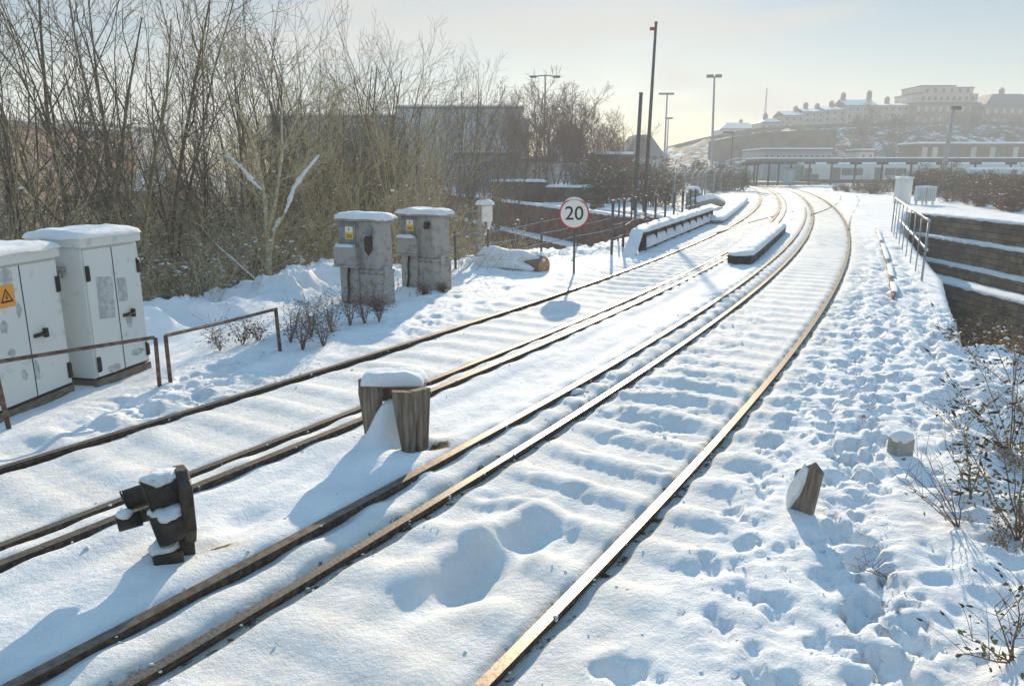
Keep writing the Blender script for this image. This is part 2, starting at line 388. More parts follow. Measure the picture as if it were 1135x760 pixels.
def trail(pts, dep=.06, step=.36, side=.09, wob=.04, size=.085, seed=1):
    r = random.Random(seed); W = [Vector(P(u, v)[:2]) for u, v in pts]; acc = 0; k = 0
    for a_, b_ in zip(W[:-1], W[1:]):
        d = b_-a_; L = d.length; d.normalize(); n = Vector((-d.y, d.x)); ang = math.atan2(d.y, d.x)
        while acc < L:
            c = a_ + d*acc + n*(side if k % 2 else -side) + Vector((r.uniform(-wob, wob), r.uniform(-wob, wob)))
            gauss(0, 0, size*1.75*r.uniform(.8, 1.2), size*r.uniform(.8, 1.2), ang+r.uniform(-.3, .3), -dep*r.uniform(.4, 1.2), dep*.22, 2.3, world=c, rag=.8)
            DIST.append((c.x, c.y, .22+side))
            acc += step*r.uniform(.8, 1.25); k += 1
        acc -= L
trail([(826,750),(808,680),(806,620),(830,560),(868,490),(885,450),(905,400),(925,350),(935,330)], .055, .38, .06, .03, .075, 2)
trail([(1010,757),(985,690),(950,620),(935,570),(958,480),(950,430),(945,380),(948,330),(955,295)], .085, .22, .07, .05, .085, 3)
trail([(960,757),(935,700),(925,650),(945,590)], .07, .3, .08, .05, .09, 13)
trail([(1000,470),(985,430),(985,380),(978,340),(968,300),(962,262)], .08, .25, .12, .07, .085, 4)
trail([(1015,395),(1012,360),(1004,325),(992,285),(985,255)], .07, .16, .22, .10, .10, 5)
trail([(1000,400),(1000,350),(990,300),(978,262)], .06, .20, .25, .12, .10, 6)
trail([(860,757),(850,700),(845,640),(860,600)], .05, .33, .1, .06, .08, 7)
trail([(95,470),(170,447),(240,410),(300,385),(380,360)], .055, .3, .12, .08, .09, 8)
trail([(150,455),(230,425),(300,402)], .05, .26, .22, .1, .09, 18)
trail([(470,335),(520,322),(570,315),(640,305),(700,287)], .05, .4, .12, .1, .09, 9)
trail([(440,365),(490,345),(540,335)], .05, .33, .2, .1, .09, 10)
trail([(700,470),(770,395),(830,340)], .02, .5, .25, .1, .09, 11)
trail([(930,420),(950,500),(935,560)], .07, .2, .18, .1, .09, 12)
disturb = np.zeros(XX.shape)
for cx, cy, rr_ in DIST:
    j0, j1 = np.searchsorted(GX, [cx-rr_*2, cx+rr_*2]); k0, k1 = np.searchsorted(GY, [cy-rr_*2, cy+rr_*2])
    disturb[k0:k1, j0:j1] = np.maximum(disturb[k0:k1, j0:j1], np.exp(-((XX[k0:k1, j0:j1]-cx)**2+(YY[k0:k1, j0:j1]-cy)**2)/rr_**2))
ZZ += disturb * (.045*np.clip(fbm(XX*6.5, YY*6.5, 3, 93, .6), -.5, 1) + .022*np.clip(fbm(XX*17, YY*17, 2, 94), 0, 1))
# rough snow over buried vegetation: right bank and the hedge behind the railing on the left
mr = sst(0, .8, XX - (.50*YY + .45)) * sst(16, 11, YY) * sst(-3, 0, YY)
bil = 1 - np.abs(fbm(XX*1.9, YY*1.9, 3, 71)); bil2 = 1 - np.abs(fbm(XX*4.6+3, YY*4.6, 2, 72))
ZZ += mr * ((bil**2-.55)*.20 + (bil2-.7)*.07)
mr2 = sst(-.25, .15, XX - (.50*YY + .45)) * sst(.9, .3, XX - (.50*YY + .45)) * sst(-3, 0, YY) * sst(14,10,YY)
ZZ += mr2 * (bil2-.75)*.05
ml = sst(-1.0, -.3, SL) * sst(2.2, .5, SL) * sst(9.2, 10.2, YY) * sst(19, 17, YY)
bils = 1-np.abs(fbm(XX*1.1+5, YY*1.1, 2, 75)); ZZ += ml * (.26 + .42*(bils**2-.5) + .06*(bil2-.7))
ml2 = sst(-1.6, -.8, SL) * sst(1.2, .2, SL) * sst(13, 15, YY) * sst(30, 24, YY)
ZZ += ml2 * (.05 + .20*(bil**2-.5))
rr = ((D2 > 1.0)&(D2 < 4.9)) * sst(.95, 1.6, D2)
ZZ += rr * (.012*fbm(S2*.8, D2*1.5, 4, 77) + .018*np.clip(fbm(XX*3.1, YY*3.1, 2, 78), 0, 1))
dirt += .10*sst(25, 60, YY) + np.where(SL > 1.5, .14, 0) + np.where(inside(HOLE, XX, YY), .40, 0)
gauss(480, 498, .12, .09, 0, -.05); 
j, k = np.searchsorted(GX, P(482,500)[0]), np.searchsorted(GY, P(482,500)[1])
dirt += .62*np.exp(-(((XX-P(487,497)[0])/.17)**2+((YY-P(487,497)[1])/.13)**2))
dirt += .60*np.exp(-(((XX-P(248,612)[0])/.12)**2+((YY-P(248,612)[1])/.08)**2))

ny, nx = XX.shape
me = bpy.data.meshes.new('snow_ground')
me.vertices.add(nx*ny); me.vertices.foreach_set('co', np.stack([XX, YY, ZZ], -1).astype(np.float32).ravel())
idx = np.arange(nx*ny).reshape(ny, nx)
q = np.stack([idx[:-1,:-1], idx[:-1,1:], idx[1:,1:], idx[1:,:-1]], -1).reshape(-1, 4)
me.loops.add(q.size); me.loops.foreach_set('vertex_index', q.ravel().astype(np.int32))
me.polygons.add(len(q)); me.polygons.foreach_set('loop_start', np.arange(0, q.size, 4, dtype=np.int32))
me.polygons.foreach_set('loop_total', np.full(len(q), 4, np.int32)); me.polygons.foreach_set('use_smooth', np.ones(len(q), bool))
at_ = me.attributes.new('dirt', 'FLOAT', 'POINT'); at_.data.foreach_set('value', dirt.astype(np.float32).ravel())
me.materials.append(SNOWG); me.update(); me.validate()
go = bpy.data.objects.new('snow_ground', me); col.objects.link(go); tag(go, kind='structure')
def gz(x, y):
    j = min(max(int(np.searchsorted(GX, x)), 1), nx-1); k = min(max(int(np.searchsorted(GY, y)), 1), ny-1)
    return float(ZZ[k, j])

# ------------------------------------------------------------------ rails
PROF = [(-.035,0),(.035,0),(.035,-.035),(.012,-.05),(.012,-.13),(.07,-.15),(.07,-.165),(-.07,-.165),(-.07,-.15),(-.012,-.13),(-.012,-.05),(-.035,-.035)]
CPROF = [(-.040,0),(.040,0),(.040,-.05),(.022,-.062),(.022,-.10),(.05,-.125),(-.05,-.125),(-.022,-.10),(-.022,-.062),(-.040,-.05)]
def sweep(mb, path, prof, z):
    n = len(prof); base = len(mb.v); pv = [Vector((p[0], p[1], 0)) for p in path]; N = len(pv)
    for i, p in enumerate(pv):
        t = (pv[min(i+1, N-1)] - pv[max(i-1, 0)]).normalized(); r = Vector((t.y, -t.x, 0))
        for a_, b_ in prof: mb.v.append((p.x + r.x*a_, p.y + r.y*a_, z + b_))
    for i in range(N-1):
        for k in range(n):
            k2 = (k+1) % n
            mb.f.append([base+i*n+k, base+(i+1)*n+k, base+(i+1)*n+k2, base+i*n+k2]); mb.m.append(1 if k == 0 else 0)
    mb.f.append([base+k for k in range(n)]); mb.m.append(0)
    mb.f.append([base+(N-1)*n+k for k in range(n)][::-1]); mb.m.append(0)
def track(name, label, paths):
    root = empty(name, (paths[0][0][0], paths[0][0][1], 0)); tag(root, label, 'railway track', 'railway tracks')
    for p in paths:
        mb = MB(); sweep(mb, [(x-root.location.x, y-root.location.y) for x, y in p], PROF, 0)
        mb.build('rail', [M_RUST, M_RTOP], root)
    return root
track('railway_track', 'left snow-covered railway track curving past the round speed sign', [offs(T1, -.752), offs(T1, .752)])
track('railway_track', 'right snow-covered railway track in the foreground curving away beside the footprints', [offs(T2, -.752), offs(T2, .752)])
def cond(T, o, label, s0, s1):
    p = offs(T, o, s0, s1); root = empty('conductor_rail', (p[0][0], p[0][1], 0)); tag(root, label, 'conductor rail', 'raised conductor rails')
    mb = MB(); sweep(mb, [(x-p[0][0], y-p[0][1]) for x, y in p], CPROF, .06); mb.build('rail', [M_RUST, M_CTOP], root)
    s = s0 + 1.2
    while s < min(s1, 26):
        x, y, h = at(T, s, o); m = MB()
        m.tube([(0,0,-.16),(0,0,-.10),(0,0,-.095),(0,0,-.065)], [.075,.07,.05,.05], 12)
        m.build('insulator', M_INS, root, True, loc=(x-p[0][0], y-p[0][1], 0)); s += 2.64
cond(T1, 1.14, 'raised brown conductor rail close beside the left track, passing behind the squat signal lamp', -7, 150)
cond(T2, -1.14, 'raised brown conductor rail of the right track, passing in front of the timber stand', -7, 52)
# crossover and siding beyond the bridge
def blend(o, a_, b_):
    r = []; s = a_
    while s <= b_:
        w = (s-a_)/(b_-a_); w = w*w*(3-2*w)
        p = at(T1, s); q_ = at(T2, s+1.4); h = p[2]*(1-w)+q_[2]*w
        dh = 3.6*6*((s-a_)/(b_-a_))*(1-(s-a_)/(b_-a_))/(b_-a_)
        h += math.atan(dh)
        r.append((p[0]*(1-w)+q_[0]*w + math.cos(h)*o, p[1]*(1-w)+q_[1]*w - math.sin(h)*o)); s += .5
    return r
track('railway_track', 'crossover rails linking the left and right tracks beyond the bridge', [blend(-.752, 27, 58), blend(.752, 27, 58)])
fn = lambda s: 4.4*float(sst(30, 95, np.array(s)))
track('railway_track', 'siding track splitting off on the far right before the station', [offs(T2, -.752, 58, 150, fn), offs(T2, .752, 33, 150, fn)])
fn2 = lambda s: -4.6*float(sst(60, 110, np.array(s)))
track('railway_track', 'distant track branching left towards the station canopy', [offs(T1, -.752, 66, 150, fn2), offs(T1, .752, 66, 150, fn2)])

# ------------------------------------------------------------------ snow pillows
def pillow(mb, x0, x1, y0, y1, z, th, nx_=14, ny_=10, seed=0, p=5, drop=.0, M=None, rag=.12):
    top = []; vs = []; n1, n2 = nx_+1, ny_+1
    for j in range(n2):
        for i in range(n1):
            a = i/nx_*2-1; b = j/ny_*2-1
            a2 = math.copysign(1-(1-abs(a))**1.8, a); b2 = math.copysign(1-(1-abs(b))**1.8, b)
            e = (1-abs(a2)**(p*2))*(1-abs(b2)**(p*2)); cr_r = 1-.05*abs(a2*b2)**3
            x = (x0+x1)/2+(x1-x0)/2*a2*cr_r; y = (y0+y1)/2+(y1-y0)/2*b2*cr_r
            nz = mnoise.noise(Vector((x*3.1+seed*5.3, y*3.1, seed))) + .45*mnoise.noise(Vector((x*9.1, y*9.1, seed+3)))
            k = 1 + rag*.2*mnoise.noise(Vector((a2*2.5+seed, b2*2.5, 5)))
            x = (x0+x1)/2+(x-(x0+x1)/2)*k; y = (y0+y1)/2+(y-(y0+y1)/2)*k
            zz = z + th*(.12+.88*max(e, 0)**.5)*(1+.38*nz) - drop*(1-e)*max(0, nz+.3)
            vs.append(Vector((x, y, zz)))
    nb = len(vs)
    for q_ in list(vs): vs.append(Vector((q_.x, q_.y, min(z-.002, q_.z-.004))))
    if M is not None: vs = [M @ q_ for q_ in vs]
    fs = []
    for j in range(ny_):
        for i in range(nx_):
            a = j*n1+i; fs.append((a, a+1, a+1+n1, a+n1)); fs.append((nb+a, nb+a+n1, nb+a+1+n1, nb+a+1))
    for i in range(nx_):
        fs.append((i, nb+i, nb+i+1, i+1)); a = ny_*n1+i; fs.append((a, a+1, nb+a+1, nb+a))
    for j in range(ny_):
        a = j*n1; fs.append((a, a+n1, nb+a+n1, nb+a)); a = j*n1+nx_; fs.append((a, nb+a, nb+a+n1, a+n1))
    mb.add(vs, fs)

def text(name, body, size, m, parent, M, ext=.001, align='CENTER'):
    cu = bpy.data.curves.new(name, 'FONT'); cu.body = body; cu.size = size; cu.extrude = ext; cu.align_x = align; cu.align_y = 'CENTER'
    cu.offset = size*.006
    t = bpy.data.objects.new('tmp_text', cu); col.objects.link(t); dg = bpy.context.evaluated_depsgraph_get(); dg.update()
    me_ = bpy.data.meshes.new_from_object(t.evaluated_get(dg)); bpy.data.objects.remove(t)
    me_.materials.clear(); me_.materials.append(m); me_.transform(M); me_.name = name
    o = bpy.data.objects.new(name, me_); col.objects.link(o); o.parent = parent; return o

# ------------------------------------------------------------------ relay cabinets
FR = Matrix.Rotation(R(90), 4, 'X')   # stand a drawing (x right, y up) up so that it faces -y
def bolt_symbol(mb, cx, cz, s, y):
    pts = [(.1,.5),(-.25,-.02),(-.02,-.02),(-.12,-.5),(.25,.08),(.03,.08),(.22,.5)]
    mb.prism([(cx+a*s, cz+b*s) for a, b in pts], -y-.0005, -y+.0005, M=FR)
def tri_ring(mb, cx, cz, s, y, w=.16):
    o = [(0,.62),(-.6,-.42),(.6,-.42)]; i_ = [(a*(1-w*1.9), b*(1-w*1.9)) for a, b in o]
    for k in range(3):
        k2 = (k+1) % 3
        mb.prism([(cx+o[k][0]*s, cz+o[k][1]*s),(cx+o[k2][0]*s, cz+o[k2][1]*s),(cx+i_[k2][0]*s, cz+i_[k2][1]*s),(cx+i_[k][0]*s, cz+i_[k][1]*s)], -y-.0005, -y+.0005, M=FR)
def cabinet(fl, fr, w, h, label, sign, seed, patches):
    d = Vector((fr[0]-fl[0], fr[1]-fl[1], 0)).normalized(); o = Vector((fr[0], fr[1], 0)) - d*w
    root = empty('equipment_cabinet', (o.x, o.y, -.04), math.atan2(d.y, d.x)); tag(root, label, 'equipment cabinet', 'tall pale trackside cabinets')
    dep = .66; h -= .0
    MB().box(0, 0, .13, w, dep, h-.12).build('body', M_CAB, root, bevel=.008)
    pm = MB(); pm.box(-.01, -.02, .02, w+.01, .05, .115); pm.box(-.01, dep-.05, .02, w+.01, dep+.02, .115)
    for x in (.02, w/2, w-.12): pm.box(x, .06, -.12, x+.1, dep-.06, .10)
    pm.build('plinth', M_WOODP, root, bevel=.006)
    rf = MB(); rf.box(-.035, -.05, h-.118, w+.035, dep+.04, h-.012); rf.build('roof', M_CAB, root, bevel=.012)
    sm = MB(); pillow(sm, -.07, w+.07, -.085, dep+.07, h-.012, .085, 26, 20, seed, 6, .03); sm.build('snow_cap', SNOW, root, True)
    for k in (0, 1):
        a = .018 + k*(w/2-.012); b = a + w/2-.024
        dr = MB().box(a, -.022, .15, b, -.001, h-.145).build('door', M_CAB, root, bevel=.004)
        hx = (a+.02) if k == 0 else (b-.02)
        for hz in (.30, h-.42):
            hm = MB()
            hm.tube([(hx if k == 0 else hx, -.035, hz-.07), (hx, -.035, hz+.07)], .022, 8)
            hm.box(hx-.03, -.032, hz-.09, hx+.03, -.024, hz+.09)
            hm.build('hinge', M_DARKIRON, dr, True)
    sd = MB().box(w/2-.006, -.0235, .15, w/2+.006, -.0215, h-.15).box(.0, -.0008+.0-.001, .131, w, .0-.0008, .148)
    sd.build('door_seam', M_DARK, root)
    hd = MB(); hd.box(w/2+.06, -.034, .78, w/2+.24, -.026, .82); hd.tube([(w/2+.07,-.03,.80),(w/2+.07,-.07,.80),(w/2+.22,-.075,.805)], .012, 6)
    hd.box(w/2+.20, -.07, .76, w/2+.235, -.026, .86); hd.build('handle', M_DARKIRON, root, bevel=.003)
    # chipped paint where the primer shows
    r = random.Random(seed)
    for (px, pz, sx, sz) in patches:
        pts = [(px+sx*math.cos(t)*(1+.25*r.uniform(-1,1)), pz+sz*math.sin(t)*(1+.25*r.uniform(-1,1))) for t in [k*2*math.pi/11 for k in range(11)]]
        MB().prism(pts, .0225, .0234, M=FR).build('worn_paint_patch', M_CABG, root)
    if sign:
        sg = MB().box(w*.30-.11, -.027, 1.17, w*.30+.11, -.0225, 1.40).build('warning_sign', M_ORG, root)
        s2 = MB(); tri_ring(s2, w*.30, 1.28, .14, -.0285); bolt_symbol(s2, w*.30, 1.27, .08, -.0285); s2.build('warning_symbol', M_BLACK, sg)
    else:
        MB().prism([(.14,.83),(.40,.80),(.42,1.30),(.16,1.33)], .0225, .0236, M=FR).build('worn_paint_patch', M_CABG, root)
        MB().prism([(.49,.98),(.64,.97),(.65,1.26),(.49,1.27)], .0225, .0236, M=FR).build('worn_paint_patch', M_CABG, root)
        vb = MB(); vb.box(-.05, .22, 1.40, -.001, .36, 1.46); vb.tube([(-.03,.29,1.33),(-.03,.29,1.43)], .03, 8); vb.build('side_vent', M_GALV, root, bevel=.004)
    return root
cabinet((-5.24,7.34), (-5.13,8.29), 1.12, 1.72, 'tall pale cabinet with an orange warning sign at the left edge', True, 3,
        [(.30,.70,.05,.045),(.42,.42,.04,.06),(.60,.42,.045,.11),(.48,1.12,.035,.08),(.38,1.47,.09,.09),(.25,.98,.05,.07)])
cabinet((-4.93,8.47), (-4.74,9.36), .92, 1.80, 'tall pale cabinet with grey worn patches on its doors, right of the signed one', False, 5,
        [(.62,.72,.05,.10),(.70,.30,.12,.04),(.28,.20,.12,.05)])

# ------------------------------------------------------------------ low rusty railing
def bar(mb, a, b, w=.022): mb.tube([a, b], w, 4)
root = empty('low_railing', (*P(12,485,-.08)[:2], 0)); tag(root, 'low rusty angle-iron railing in front of the two pale cabinets', 'railing')
o = root.location
def rel(p): return (p[0]-o.x, p[1]-o.y, p[2])
pts = [P(12,485,-.08), P(178,438,-.08), P(190,433,-.08), P(311,396,-.08)]
for p_, lean, top in zip(pts, (-.05, .02, .0, -.03), (.70,.62,.60,.62)):
    m = MB(); m.box(-.022,-.022,-.25,.022,-.014,top); m.box(-.022,-.014,-.25,-.014,.022,top)
    q_ = m.build('post', M_RUST2, root); q_.location = rel((p_[0], p_[1], 0)); q_.rotation_euler = (0, lean, .5)
m = MB(); a_, b_, c_, d_ = [rel((p_[0], p_[1], t)) for p_, t in zip(pts, (.70,.62,.60,.62))]
m.tube([(a_[0]-2.0, a_[1]-2.6, .72), a_, b_], .021, 4); m.build('rail', M_RUST2, root)
m = MB(); m.tube([c_, ((c_[0]+d_[0])/2, (c_[1]+d_[1])/2, .60), d_], .021, 4); m.build('rail', M_RUST2, root)

# ------------------------------------------------------------------ grey casting pedestals
def pedestal(l, r, h, label, seed, kind):
    d = Vector((r[0]-l[0], r[1]-l[1], 0)).normalized(); o_ = Vector((l[0], l[1], 0))
    W = (Vector((r[0], r[1], 0))-o_).length
    root = empty('signal_pedestal', (o_.x, o_.y, -.05), math.atan2(d.y, d.x)); tag(root, label, 'equipment pedestal', 'squat grey signalling pedestals')
    lw = W*.42
    # left column: panel above, deep box half way, plain foot
    m = MB(); m.box(0, .05, -.25, lw, .50, .80); m.box(.0, .08, .80, lw, .48, h-.10); m.build('column', M_PED, root, bevel=.015)
    MB().box(.03, .062, 1.17, lw-.03, .079, h-.12).build('panel', M_PEDB, root, bevel=.004)
    bx = MB(); bx.box(-.03, -.09 if kind else -.03, .80, lw+.05, .30, 1.14); bx.box(-.05, -.11 if kind else -.05, .76, lw+.07, .32, .80)
    b_ = bx.build('terminal_box', M_PED, root, bevel=.014)
    sp_ = MB(); pillow(sp_, -.02, lw*.95, -.08, .06, 1.14, .07 if not kind else .045, 12, 8, seed+9, 4); sp_.build('snow_cap', SNOW, b_, True)
    # right column: rounded tall casting with a mid band and a wider foot, set at an angle
    Mr = Mxy((lw+.02, .22, 0), (math.cos(R(16)), -math.sin(R(16))))
    rw = (W-lw)*.86
    m = MB(); 
    prof = [(0,0),(rw*.97,0),(rw,.03),(rw,rw*.8),(0,rw*.8),(-.05,rw*.5),(-.05,.05)]
    prof = [(a-.02, b-.12) for a, b in prof]
    m.prism(prof, .72, h-.10, Mr)
    m.prism([(a*1.08-.01, b*1.08-.01) for a, b in prof], -.25, .66, Mr); m.prism([(a*1.14-.02, b*1.14-.02) for a, b in prof], .66, .725, Mr)
    m.build('column', M_PED, root, bevel=.02)
    m = MB(); m.box(rw-.02, .02, .58, rw+.07, .14, .80, Mr); m.tube([Mr @ Vector((rw*.6, -.15, .70)), Mr @ Vector((rw+.02, -.15, .72))], .018, 6)
    m.build('latch', M_PED, root, bevel=.01)
    m = MB(); c = Mr @ Vector((rw*.72, -.15, h-.30)); m.tube([c, c+Vector((0,-.07,0))], .055, 12); m.box(c.x-.05, c.y-.04, c.z+.04, c.x+.06, c.y+.02, c.z+.10)
    m.build('inspection_cover', M_DARKIRON if not kind else M_PEDB, root)
    if kind:
        pts = [(.22,1.42),(.14,1.30),(.15,1.08),(.22,.98),(.30,1.1),(.31,1.34),(.27,1.44)]
        m = MB(); m.prism([(rw*a/.34-.04, b) for a, b in pts], -.1225+.245, -.1215+.246, Mr @ FR)
        m.build('rust_stain', M_RUST, root)
    m = MB(); m.tube([(lw*.55,.03,.76),(lw*.52,.0,.55),(lw*.50,.02,.30),(lw*.36,.03,.02),(lw*.3,.03,-.2)], .022, 6); m.build('cable', M_DARKIRON, root, True)
    sg = MB().box(lw*.38, .0535, 1.28, lw*.80, .0605, 1.52).build('warning_sign', M_YEL, root)
    m = MB(); m.box(lw*.40, .0515, 1.41, lw*.78, .0530, 1.51); m.build('sign_panel', M_WHITE, sg)
    m = MB(); bolt_symbol(m, lw*.59, 1.46, .08, .0505); m.build('warning_symbol', M_BLACK, sg)
    m = MB(); m.box(lw*.44, .0515, 1.31, lw*.74, .053, 1.325); m.box(lw*.44, .0515, 1.345, lw*.74, .053, 1.36); m.build('sign_lettering', M_BLACK, sg)
    m = MB(); m.box(-.02, .0, h-.10, W-.0, .56, h-.05); m.build('roof', M_PED, root, bevel=.012)
    m = MB(); pillow(m, -.06, W+.04, -.06, .58, h-.05, .11, 26, 16, seed, 4, .05, rag=.5); m.build('snow_cap', SNOW, root, True)
    return root
pedestal((-3.34,14.16), (-2.40,13.75), 1.72, 'grey casting pedestal with a rusty stain and yellow warning sign, nearer of the two', 11, True)
pedestal((-2.46,16.15), (-1.52,15.55), 1.70, 'grey casting pedestal farther from the camera, snow on its ledge', 15, False)

# small post with a white box
p_ = P(532,291,-.08); root = empty('junction_box_post', (p_[0], p_[1], -.1)); tag(root, 'grey post with a small white junction box and snow hood beside the wire fence', 'junction box')
m = MB(); m.box(-.05,-.05,-.2,.05,.05,1.66); m.build('post', M_GALV, root, bevel=.005)
m = MB(); m.box(.06,-.02,1.18,.36,.20,1.62); m.box(.22,.0,.95,.30,.08,1.2); m.build('box', M_WHITE, root, bevel=.01)
m = MB(); m.tube([(.30,.02,1.18),(.26,.0,1.02),(.14,-.02,.80)], .04, 8); m.build('conduit', M_WHITE, root, True)
m = MB(); pillow(m, -.12,.42,-.12,.26,1.65,.12,12,8,3,3); m.build('snow_cap', SNOW, root, True)

# ------------------------------------------------------------------ speed sign
p_ = P(636,308,-.08); root = empty('speed_limit_sign', (p_[0], p_[1], -.08)); tag(root, 'round white speed sign reading 20 with a red rim on a dark post', 'speed sign')
m = MB(); m.tube([(0,.03,-.3),(0,.03,1.55)], .028, 8); m.build('post', M_POLE, root, True)
cz_ = 1.56; u0 = -.02
def disc(mb, cx, cz, r, y0, y1, n=40): mb.tube([(cx, y0, cz), (cx, y1, cz)], r, n)
m = MB(); disc(m, u0, cz_, .365, .012, -.012); f_ = m.build('sign_face', M_RED, root)
m = MB(); disc(m, u0, cz_, .328, -.0125, -.017); m.build('sign_field', M_SIGNW, f_)
text('sign_numerals', '20', .46, M_BLACK, f_, Matrix.Translation((u0, -.0185, cz_-.005)) @ FR)
m = MB(); m.box(-.05,.013,1.40,.05,.05,1.44); m.box(-.05,.013,1.66,.05,.05,1.70); m.build('bracket', M_GALV, root)
m = MB()
m.tube([(u0+.36*math.sin(t), 0, cz_+.36*math.cos(t)+.008) for t in [R(a) for a in range(-42, 43, 6)]], [.006,.012,.018,.022,.026,.028,.030,.031,.030,.028,.026,.022,.018,.012,.006], 6)
m.build('snow_rim', SNOW, root, True)

# ------------------------------------------------------------------ timber trestle post in the six-foot
o_ = P(432,498,-.05); root = empty('timber_stand', (o_[0], o_[1], -.05)); tag(root, 'weathered timber stand with two tapering legs and a thick snow cap between the tracks', 'timber stand')
def relp(u, v, z=-.05):
    q_ = P(u, v, z); return (q_[0]-o_[0], q_[1]-o_[1], 0)
a_ = relp(406,494); b_ = relp(456,507); c_ = relp(466,498)
m = MB(); 
m.prism([(-.115,.64),(.115,.60),(.12,.50),(.02,-.02),(-.015,-.10),(-.045,-.10),(-.10,.35),(-.125,.5)], -.035, .05, FR)
q1 = m.build('leg', M_WOOD, root, bevel=.008); q1.location = (a_[0]+.06, a_[1]+.06, .0); q1.rotation_euler.z = R(-30)
m = MB()
m.prism([(-.16,.64),(.06,.62),(.055,.45),(.02,-.12),(-.06,-.12),(-.14,.42)], -.04, .05, FR)
m.prism([(-.13,.63),(.10,.61),(.03,-.12),(-.07,-.12)], -.045, .04, Matrix.Translation((.105,.085,0)) @ Matrix.Rotation(R(44), 4, 'Z') @ FR)
q1 = m.build('leg', M_WOOD, root, bevel=.008); q1.location = (b_[0]+.0, b_[1]+.02, 0); q1.rotation_euler.z = R(12)
m = MB(); m.box(a_[0]+.02, a_[1]+.10, .42, b_[0]+.06, a_[1]+.15, .60); m.build('cross_board', M_WOOD, root, bevel=.006)
m = MB(); m.box(a_[0]+.0, a_[1]+.02, .56, b_[0]+.10, a_[1]+.26, .605); m.build('top_board', M_WOOD, root, bevel=.008)
m = MB(); pillow(m, a_[0]-.03, b_[0]+.10, a_[1]-.05, a_[1]+.28, .603, .11, 22, 14, 4, 3.0, 0, rag=.3); m.build('snow_cap', SNOW, root, True)

# ------------------------------------------------------------------ ground shunting signal
o_ = P(213,622,-.05); root = empty('shunting_signal', (o_[0], o_[1], -.05)); tag(root, 'squat dark railway signal lamp with snow-topped hoods between the tracks', 'railway signal')
fd = Vector((-.85, -.53, 0)).normalized(); sdv = Vector((-fd.y, fd.x, 0))   # facing direction; sdv = to its left (away from the camera is negative)
Ms = Matrix(((sdv.x, -fd.x, 0, 0), (sdv.y, -fd.y, 0, 0), (0,0,1,0), (0,0,0,1)))   # local x = across, local -y = facing direction
def loc(x, y, z): return Ms @ Vector((x, y, z))
m = MB(); octo = [(-.10,.18),(-.22,.28),(-.22,.48),(-.10,.66),(.06,.68),(.18,.60),(.18,.30),(.10,.18)]
m.prism(octo, -.03, .05, Ms @ FR); m.prism([(-.13,-.12),(-.11,.24),(.09,.24),(.05,-.12)], -.02, .07, Ms @ FR)
m.build('backplate', M_IRON, root, bevel=.012)
m = MB(); m.prism([(-.20,.19),(-.20,.28),(-.07,.30),(-.07,.17)], .0, .12, Ms @ FR); m.build('side_bracket', M_IRON, root, bevel=.01)
for (x, z, L, r) in ((-.19,.49,.36,.070), (.01,.56,.25,.102), (.08,.345,.23,.108)):
    m = MB(); n = 20
    # tilted open hood: outer skin, inner skin, longer at the top
    ring = []
    for rr_, yy_ in ((r*.72, -.0), (r*.95, -.03), (r*1.10, -.09), (r*1.10, -.15), (r*1.0, -L), (r*.9, -L), (r*.85, -.06)):
        for k in range(n):
            t = 2*math.pi*k/n; cut = (.5-.5*math.sin(t))*.045 if yy_ <= -L+.001 else 0
            ring.append(loc(x + rr_*math.cos(t), yy_ + cut, z + rr_*math.sin(t) - abs(yy_)*.12))
    fs = []
    for a in range(6):
        for k in range(n): fs.append((a*n+k, a*n+(k+1)%n, (a+1)*n+(k+1)%n, (a+1)*n+k))
    fs.append(tuple(6*n+k for k in range(n))); m.add(ring, fs)
    m.tube([loc(x+r*.97*math.cos(2*math.pi*k/20), -L+.002+(.5-.5*math.sin(2*math.pi*k/20))*.045, z+r*.97*math.sin(2*math.pi*k/20)-L*.12) for k in range(21)], .008, 5)
    h_ = m.build('hood', M_IRON, root, True)
    m = MB(); c0 = loc(x, -.065, z-.008); c1 = loc(x, -.075, z-.008); m.tube([c0, c1], r*.84, 18); m.build('lens', M_GLASSL, h_)
    m = MB(); m.blob(loc(x, -L*.50, z+r*.78), (r*1.0, r*1.05, r*.42), 3, .5, seed=x*9); 
    sn = m.build('snow_cap', SNOW, h_, True)
m = MB(); m.tube([loc(-.10,-.26,.345), loc(-.11,-.40,.33)], .05, 12); m.tube([loc(-.08,.0,.38), loc(-.10,-.32,.345)], .04, 8); m.build('side_light', M_IRON, root, True)
m = MB(); m.blob(loc(-.105,-.35,.395), (.055,.055,.03), 2, .3); m.build('snow_cap', SNOW, root, True)
m = MB(); m.prism([(-.08,.03),(-.09,.15),(.15,.17),(.15,.05)], .06, .24, Ms @ FR); bx = m.build('terminal_box', M_IRON, root, bevel=.012)
m = MB(); c = loc(.03,-.15,.165); m.blob(c, (.10,.12,.055), 3, .3, 4); m.build('snow_cap', SNOW, bx, True)
m = MB(); m.tube([loc(-.02,-.12,-.12), loc(-.02,-.12,.08)], .045, 10); m.build('foot', M_IRON, root)
m = MB(); m.tube([loc(-.1,.05,.0), loc(-.25,.12,-.02), loc(-.34,.10,-.06)], .018, 6); m.build('cable', M_DARKIRON, root, True)

